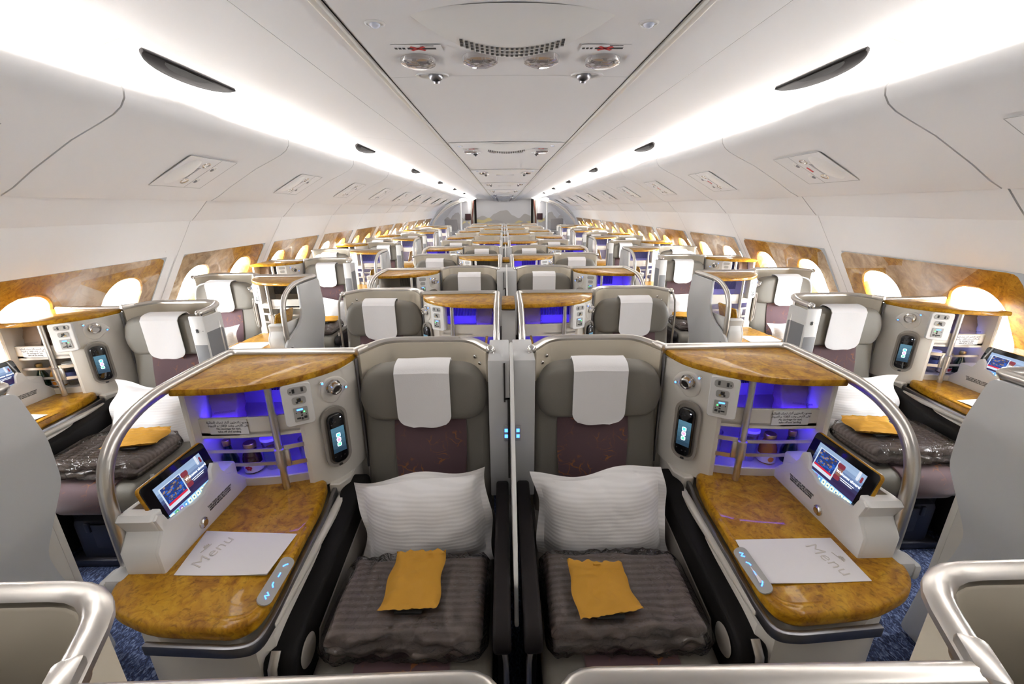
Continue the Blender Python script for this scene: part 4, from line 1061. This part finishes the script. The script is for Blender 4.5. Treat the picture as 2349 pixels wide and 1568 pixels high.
# sidewalls with window panels
WX = lambda z: 2.445+(1.27-z)*.60
UP = [(2.272, 1.536), (2.33, 1.44), (2.405, 1.325), (2.430, 1.285)]
for sg, half in ((-1, 'left'), (1, 'right')):
    m = MB()
    loft(m, UP, Y0, 15.0, sg, 0)
    loft(m, [(WX(.74), .74), (2.80, .55), (2.84, .0)], Y0, 15.0, sg, 0)
    for s in SEAM:
        if s < -1: continue
        loft(m, [(WX(z), z) for z in (1.29, 1.0, .72)], s-.085, s+.085, sg, 0)
    loft(m, [(WX(z), z) for z in (1.29, 1.0, .72)], 14.9, 15.0, sg, 0)
    structure(m, f'wall_{half}', WALLM, 'wall', f'white sloping {half} sidewall above the windows', ang=30)
    m = MB()
    for s in SEAM:
        if -1 < s < 15: loft(m, [(2.271, 1.533), (2.33, 1.4385), (2.404, 1.3235), (2.429, 1.2835), (WX(1.0)-.002, 1.0), (WX(.72)-.002, .72)], s-.003, s+.003, sg, 0)
    structure(m, f'trim_{6 if sg < 0 else 7}', P('joint_grey', (.52, .51, .5), .7), 'trim', f'upright joints between the {half} sidewall panels')
    n = 0
    for i in range(1, len(SEAM)-1):
        s = SEAM[i]
        if s < -.8: continue
        m = MB()
        y0, y1, z0, z1 = s+.085, s+1.215, .72, 1.283
        def wp(y, z, d=0): return (CX0*0+sg*(WX(z)+d*.85), y, z+d*.5)
        # outline with rounded top corners, split in two cells each with a window opening
        for c0, c1, wc in ((y0, s+.65, s+.33), (s+.65, y1, s+.94)):
            zc = .985; N = 56; hw, hh, rr = .140, .190, .122
            hole = pill(2*hw, 2*hh, rr, 13); hole = [(wc+a, zc+b) for a, b in hole]
            outer = []
            for a, b in hole:
                dx, dy = a-wc, b-zc
                k = min(((c1-wc) if dx > 0 else (wc-c0))/max(abs(dx), 1e-6), ((z1-zc) if dy > 0 else (zc-z0))/max(abs(dy), 1e-6)); outer.append([wc+dx*k, zc+dy*k])
            for ca, cb in ((c0, z1), (c1, z1), (c0, z0), (c1, z0)):
                q = min(range(len(outer)), key=lambda t_: (outer[t_][0]-ca)**2+(outer[t_][1]-cb)**2); outer[q] = [ca, cb]
            R_ = .05
            for pnt in outer:   # round the two outer top corners
                cx_ = y0+R_ if pnt[0] < y0+R_ else (y1-R_ if pnt[0] > y1-R_ else None)
                if cx_ is not None and pnt[1] > z1-R_:
                    v_ = Vector((pnt[0]-cx_, pnt[1]-(z1-R_)))
                    if v_.length > R_: v_ = v_.normalized()*R_; pnt[0], pnt[1] = cx_+v_.x, z1-R_+v_.y
            t = bmesh.new(); n_ = len(hole)
            O = [t.verts.new(wp(a, b, -.004)) for a, b in outer]; H = [t.verts.new(wp(a, b, -.004)) for a, b in hole]
            H1 = [t.verts.new(wp(wc+(a-wc)*1.06, zc+(b-zc)*1.06, -.010)) for a, b in hole]
            I = [t.verts.new(wp(wc+(a-wc)*.95, zc+(b-zc)*.95, .022)) for a, b in hole]
            I2 = [t.verts.new(wp(wc+(a-wc)*.90, zc+(b-zc)*.92, .052)) for a, b in hole]
            H2 = [t.verts.new(wp(wc+(a-wc)*1.12, zc+(b-zc)*1.12, -.004)) for a, b in hole]
            for q in range(n_):
                r2 = (q+1) % n_
                for X, Y in ((O, H2), (H2, H1), (H1, H), (H, I), (I, I2)):
                    try: t.faces.new((X[q], X[r2], Y[r2], Y[q]))
                    except ValueError: pass
            bmesh.ops.recalc_face_normals(t, faces=t.faces[:]); m.merge(t, 0)
        w = fin(m, f'window_{(n+1) if sg < 0 else (n+20)}', INLAY, None, 40, flip=False); w['kind'] = 'structure'; w['category'] = 'window'
        w['label'] = f'burl veneer panel with two bright windows, {ORD[n]} along the {half} wall'
        for wc in (s+.33, s+.94):
            m = MB(); hole = pill(.265, .365, .115, 8); m.poly([wp(wc+a, .985+b, .050) for a, b in hole]); g = fin(m, 'pane' if s > .5 else 'window_shade', DAY if s > .5 else WHITE, None, flip=False); g.parent = w  # nearest panel, out of view: closed shades added to dim the foreground
        # small vent slot beside the joint
        if n < 3:
            pass
        n += 1
    yv_ = 3.055
    m = MB(); M = Matrix((Vector((0, 1, 0)), Vector((-sg*.42, 0, .9)).normalized(), Vector((-sg*.9, 0, -.42)).normalized())).transposed().to_4x4(); M.translation = (sg*2.352, yv_, 1.41)
    m.prism(pill(.05, .20, .004, 2), -.003, .001, 'z', M=M)
    for k in range(9): m.prism([(-.012, -.06+.014*k), (.012, -.06+.014*k), (.012, -.053+.014*k), (-.012, -.053+.014*k)], .001, .0018, 'z', mat=1, M=M)
    if sg < 0: solo(m, 'air_vent', [WALLM, SHADOW], 'slim slotted vent on the left sidewall above the windows', 'vent', (sg*2.352, yv_, 1.30), flip=False)

# service panels over the centre seats
def service(y, n):
    near = n < 2
    def up(x, yy, z): return dfm(x, y+yy, z)
    t = thing('overhead_service_panel', f'ceiling panel with speaker dome and reading lights, {ORD[n]} along the ceiling', 'service panel', dfm(0, y+.2, 2.08), 'ceiling service panels')
    m = MB(); 
    def pl(u, v): x = -.485+.97*u; return up(x, -.20+.66*v, 2.1205-.028*x*x)
    m.grid(pl, 10, 2, thick=.004); fin(m, 'panel_plate', PANELW, t, flip=False)
    m = MB()
    def ds(x, v):
        h = 1-(x/.30)**2; y0_ = -.17+.065*(1-h); y1_ = .075-.18*(1-h); return y0_+(y1_-y0_)*v, 2.114-.052*h*v**.8+.004*(1-h)
    def dome(u, v):
        x = -.30+.60*u
        if v <= .9: yy, z = ds(x, v/.9)
        else: yy, z = ds(x, 1); yy += .004; z += (2.118-z)*(v-.9)/.1
        return up(x, yy, z)
    m.grid(dome, 30, 20); d = fin(m, 'speaker_dome', WHITE, t, flip=False, ang=60)
    m = MB()
    if near:
        for r_ in range(3):
            for q in range(21):
                x = -.155+.0155*q; yy, z = ds(x, .80+.075*r_); m.box(up(x, yy, z), (.0085, .010, .005))
    else: m.box(up(0, .06, 2.068), (.26, .02, .004))
    fin(m, 'speaker_grille', P('grille_dark', (.07, .065, .06), .7) if near else P('grille_grey', (.3, .29, .29), .6), d, flip=False)
    for x, yy in ((-.335, .27), (-.11, .255), (.11, .255), (.335, .27)):
        m = MB(); m.lathe([(.062, .006), (.060, -.006), (.046, -.014), (.034, -.010), (.020, .004), (0, .006)], up(x, yy, 2.112), 24); rl = fin(m, 'reading_light', CHROME if not near else P('lamp_silver', (.78, .75, .74), .25, coat=.5), t, flip=False)
        if near:
            m = MB(); m.lathe([(.066, .004), (.062, -.013), (.040, -.022), (0, -.022)], up(x, yy, 2.112), 24); fin(m, 'lens', LENS, rl, flip=False)
            m = MB(); m.box(up(x, yy+.085, 2.1115), (.045, .010, .004), .002); fin(m, 'light_button', WHITE, rl, flip=False)
    for x in (-.315, .315):
        sgn = 1 if x < 0 else -1
        m = MB(); m.lathe([(.062, .004), (.060, -.004), (.045, -.002), (.030, .010), (0, .012)], up(x, .46, 2.113), 22, M=Matrix.Diagonal((1.1, .75, 1, 1))); an = fin(m, 'air_nozzle', WHITE, t, flip=False)
        m = MB(); m.ball(up(x+.014*sgn, .46, 2.112), .030, sc=(1, 1, .75)); m.lathe([(.014, 0), (.013, -.008), (.008, -.008), (0, -.002)], up(x+.018*sgn, .452, 2.092), 12, M=Matrix.Rotation(.4, 4, 'X')); fin(m, 'nozzle', DMETAL, an, flip=False)
        m = MB(); M = Matrix(((1, 0, 0), (0, -1, 0), (0, 0, -1))).to_4x4(); M.translation = up(x, .15, 2.1118)
        rect(m, M, 0, 0, .165, .062, .0006, 0)
        rect(m, M, .015, -.002, .095, .014, .0005, 1, 0, .0007)
        for q in range(3): rect(m, M, -.045-.013*q, -.002, .009, .014, .0005, 1, 0, .0007)
        rect(m, M, .035, .022, .045, .004, .0005, 1, 0, .0007)
        for a in (.6, -.6): m.prism([(-.028, -.006), (.028, -.006), (.028, .006), (-.028, .006)], .0013, .0018, 'z', mat=2, M=M @ Matrix.Translation((.002, -.002, 0)) @ Matrix.Rotation(a, 4, 'Z'))
        fin(m, 'no_smoking_sign', [PANELW, BINK, REDP], t, flip=False)
        m = MB(); xx = -.40 if x < 0 else .40; m.lathe([(.032, .004), (.030, -.003), (.024, -.006), (.023, -.003), (.0, -.008)], up(xx, -.045, 2.1145), 18); m.ball(up(xx, -.045, 2.110), .016, 1, sc=(1, 1, .6)); fin(m, 'call_lamp', [WHITE, P('pale_blue_lens', (.70, .74, .86), .2)], t, flip=False)
for n, y in enumerate([1.49, 4.0, 6.52, 9.04, 11.56, 14.1, 16.3, 18.2, 19.6]): service(y, n)

# drop-down monitors folded into the cove edge
for sg, half in ((-1, 'left'), (1, 'right')):
    for n, y in enumerate([2.24, 4.79, 7.34, 9.89, 12.44, 15.0]):
        t = thing('folded_monitor', f'dark half-moon monitor pod, {ORD[n]} under the {half} ceiling edge', 'monitor', dfm(sg*1.47, y, 2.18), 'monitor pods in the cove')
        m = MB(); h = []
        for q in range(17):
            a = PI*q/16; h.append((math.cos(a)*.30, math.sin(a)*.085))
        M = Matrix((Vector((0, 1, 0)), Vector((sg, 0, -.40)).normalized(), Vector((sg*.40, 0, 1)).normalized())).transposed().to_4x4(); M.translation = dfm(sg*1.437, y, 2.196)
        m.prism(h, .0, .022, 'z', r=.004, M=M); fin(m, 'pod', P('pod_brown', (.016, .013, .013), .6, spec=.15), t, flip=False)
        m = MB(); m.prism([(p[0]*.5-.03, p[1]*.45+.006) for p in h], -.002, .003, 'z', M=M); fin(m, 'slot', BINK, t, flip=False)

# ------------------------------------------------------------------ far end: bulkhead with dunes, door area
YB = 20.6
m = MB(); m.box((0, YB+.03, 1.0), (2.56, .05, 2.0)); structure(m, 'wall_front', P('bulkhead_white', (.86, .85, .86), .6), 'wall', 'far bulkhead painted with grey and yellow dunes')
def dunes(name, x0, x1, y, zb, amp, seed, label):
    t = thing(name, label, 'mural', ((x0+x1)/2, y, zb))
    def ridge(m, hs, mat, d):
        n = 40; top = []
        for q in range(n+1):
            u = q/n; x = x0+(x1-x0)*u
            k = u*(len(hs)-1); i = min(int(k), len(hs)-2); f = k-i; f = f*f*(3-2*f); top.append((x, zb+amp*(hs[i]*(1-f)+hs[i+1]*f)))
        m.prism([(x0, zb)]+top+[(x1, zb)], y-d-.004, y-d, 'y')
    g, g2, ye = P('dune_grey', (.60, .57, .54), .7), P('dune_dark', (.54, .51, .49), .7), P('dune_yellow', (.80, .70, .36), .7)
    m = MB(); ridge(m, [.62, .72, .60, .82, .95, .98, .72, .58, .80, .70], 0, .004); fin(m, 'back_dune', g, t, flip=False)
    m = MB(); ridge(m, [.55, .50, .62, .40, .30, .25, .30, .48, .40, .45], 0, .010); fin(m, 'sunlit_dune', ye, t, flip=False)
    m = MB(); ridge(m, [.40, .36, .44, .52, .46, .34, .24, .36, .42, .30], 0, .016); fin(m, 'front_dune', g2, t, flip=False)
dunes('dune_mural', -1.27, 1.27, YB, .60, .92, 1, 'grey and yellow dune mural on the far bulkhead')
m = MB()
for sg in (1, -1):
    m.box((sg*2.15, 18.6, 1.0), (1.45, .04, 2.0)); m.box((sg*1.36, 21.4, 1.0), (.5, .04, 2.0), mat=1)  # dark sheets past the doorways stand in for the shade there
structure(m, 'wall_back', [P('bulkhead_white', (.86, .85, .86), .6), SHADOW], 'wall', 'pale cross walls beside the far exits')
for sg, half in ((-1, 'left'), (1, 'right')):
    dunes('dune_mural', min(sg*1.46, sg*2.5), max(sg*1.46, sg*2.5), 18.57, .75, .70, 2, f'dune mural on the cross wall by the far {half} exit')
    # door frame arch closing the sidewall
    m = MB(); arc = catmull([(sg*2.60, 15.15, .75), (sg*2.44, 15.15, 1.16), (sg*2.15, 15.15, 1.50), (sg*1.80, 15.15, 1.74), (sg*1.45, 15.15, 1.86), (sg*1.2, 15.15, 1.90)], 5)
    m.sweep(arc, .10, .06); m.tube([p+Vector((0, -.05, -.06)) for p in arc], .018, 8)
    fin_ = solo(m, 'door_frame', CREAM, f'pale curved door frame arch at the far {half} exit', 'door frame', (sg*2.3, 15.15, .75), flip=False)
    m = MB()
    loft(m, [(2.80, 0), (2.66, .9), (2.50, 1.2), (2.15, 1.58), (1.75, 1.86), (1.4, 1.98)], 15.1, 20.6, sg, 0); structure(m, f'door_{1 if sg < 0 else 2}', WALLM, 'door', f'curved wall and exit at the far {half} end')
    m = MB(); m.tube([(sg*1.56, 15.9, .0), (sg*1.56, 15.9, 1.93)], .035, 12); solo(m, 'white_post', WHITE, f'white upright post beside the far {half} exit', 'post', (sg*1.56, 15.9, 0), flip=False)
    t = thing('crew_seat', f'folded grey crew seat by the far {half} exit', 'seat', (sg*2.0, 16.6, .6))
    m = MB(); m.box((sg*2.02, 16.6, 1.0), (.48, .10, .42), .03); fin(m, 'backrest', P('crew_grey', (.34, .32, .31), .6), t, flip=False)
    m = MB(); m.box((sg*2.02, 16.55, .70), (.46, .12, .14), .03); fin(m, 'seat', P('crew_grey', (.34, .32, .31), .6), t, flip=False)
    t = thing('wall_screen', f'dark square screen on the cross wall by the far {half} exit', 'screen', (sg*1.52, 18.5, 1.15))
    m = MB(); m.box((sg*1.52, 18.54, 1.25), (.24, .03, .26), .006); fin(m, 'casing', BINK, t, flip=False)
    m = MB(); m.box((sg*1.52, 18.522, 1.25), (.21, .004, .23)); fin(m, 'display', P('screen_maroon', (.06, .02, .025), .3), t, flip=False)
    t = thing('galley_partition', f'pale curved partition beside the far {half} doorway', 'partition', (sg*1.36, 20.0, 0))
    m = MB(); m.box((sg*1.40, 19.6, .97), (.05, 1.9, 1.94), .02); fin(m, 'panel', CREAM, t, flip=False)
    m = MB(); m.tube([(sg*1.36, 18.62, .3), (sg*1.36, 18.62, 1.2), (sg*1.30, 18.62, 1.6), (sg*1.27, 18.62, 1.90)], .03, 8); fin(m, 'edge_trim', P('walnut_edge', (.16, .05, .03), .4), t, flip=False)

# ------------------------------------------------------------------ camera, world, view
cam = bpy.data.cameras.new('camera'); co = bpy.data.objects.new('camera', cam); COL.objects.link(co)
cam.sensor_width = 36; cam.lens = 36*960/2349; cam.clip_start = .02; cam.clip_end = 100
p, yw, r = map(math.radians, (17.75, 1.0, .45))
F = Vector((math.sin(yw)*math.cos(p), math.cos(yw)*math.cos(p), -math.sin(p)))
R = Vector((math.cos(yw), -math.sin(yw), 0)); U = R.cross(F)
R2 = R*math.cos(r)-U*math.sin(r); U2 = U*math.cos(r)+R*math.sin(r)
Mc = Matrix((R2, U2, -F)).transposed().to_4x4(); Mc.translation = (-.022, 0, 1.6); co.matrix_world = Mc
sc = bpy.context.scene; sc.camera = co
w = bpy.data.worlds.new('world'); sc.world = w; w.use_nodes = True
w.node_tree.nodes['Background'].inputs['Color'].default_value = (1, .97, .94, 1); w.node_tree.nodes['Background'].inputs['Strength'].default_value = .24
sc.view_settings.view_transform = 'Standard'; sc.view_settings.look = 'None'; sc.view_settings.gamma = 1; sc.view_settings.exposure = .52; sc.view_settings.use_curve_mapping = False
cy_ = sc.cycles
cy_.max_bounces = 6; cy_.diffuse_bounces = 3; cy_.glossy_bounces = 3; cy_.transmission_bounces = 4; cy_.transparent_max_bounces = 8
cy_.caustics_reflective = False; cy_.caustics_refractive = False; cy_.sample_clamp_indirect = 6
cy_.use_adaptive_sampling = True; cy_.adaptive_threshold = .18; cy_.adaptive_min_samples = 16
cy_.use_denoising = True; cy_.use_light_tree = True
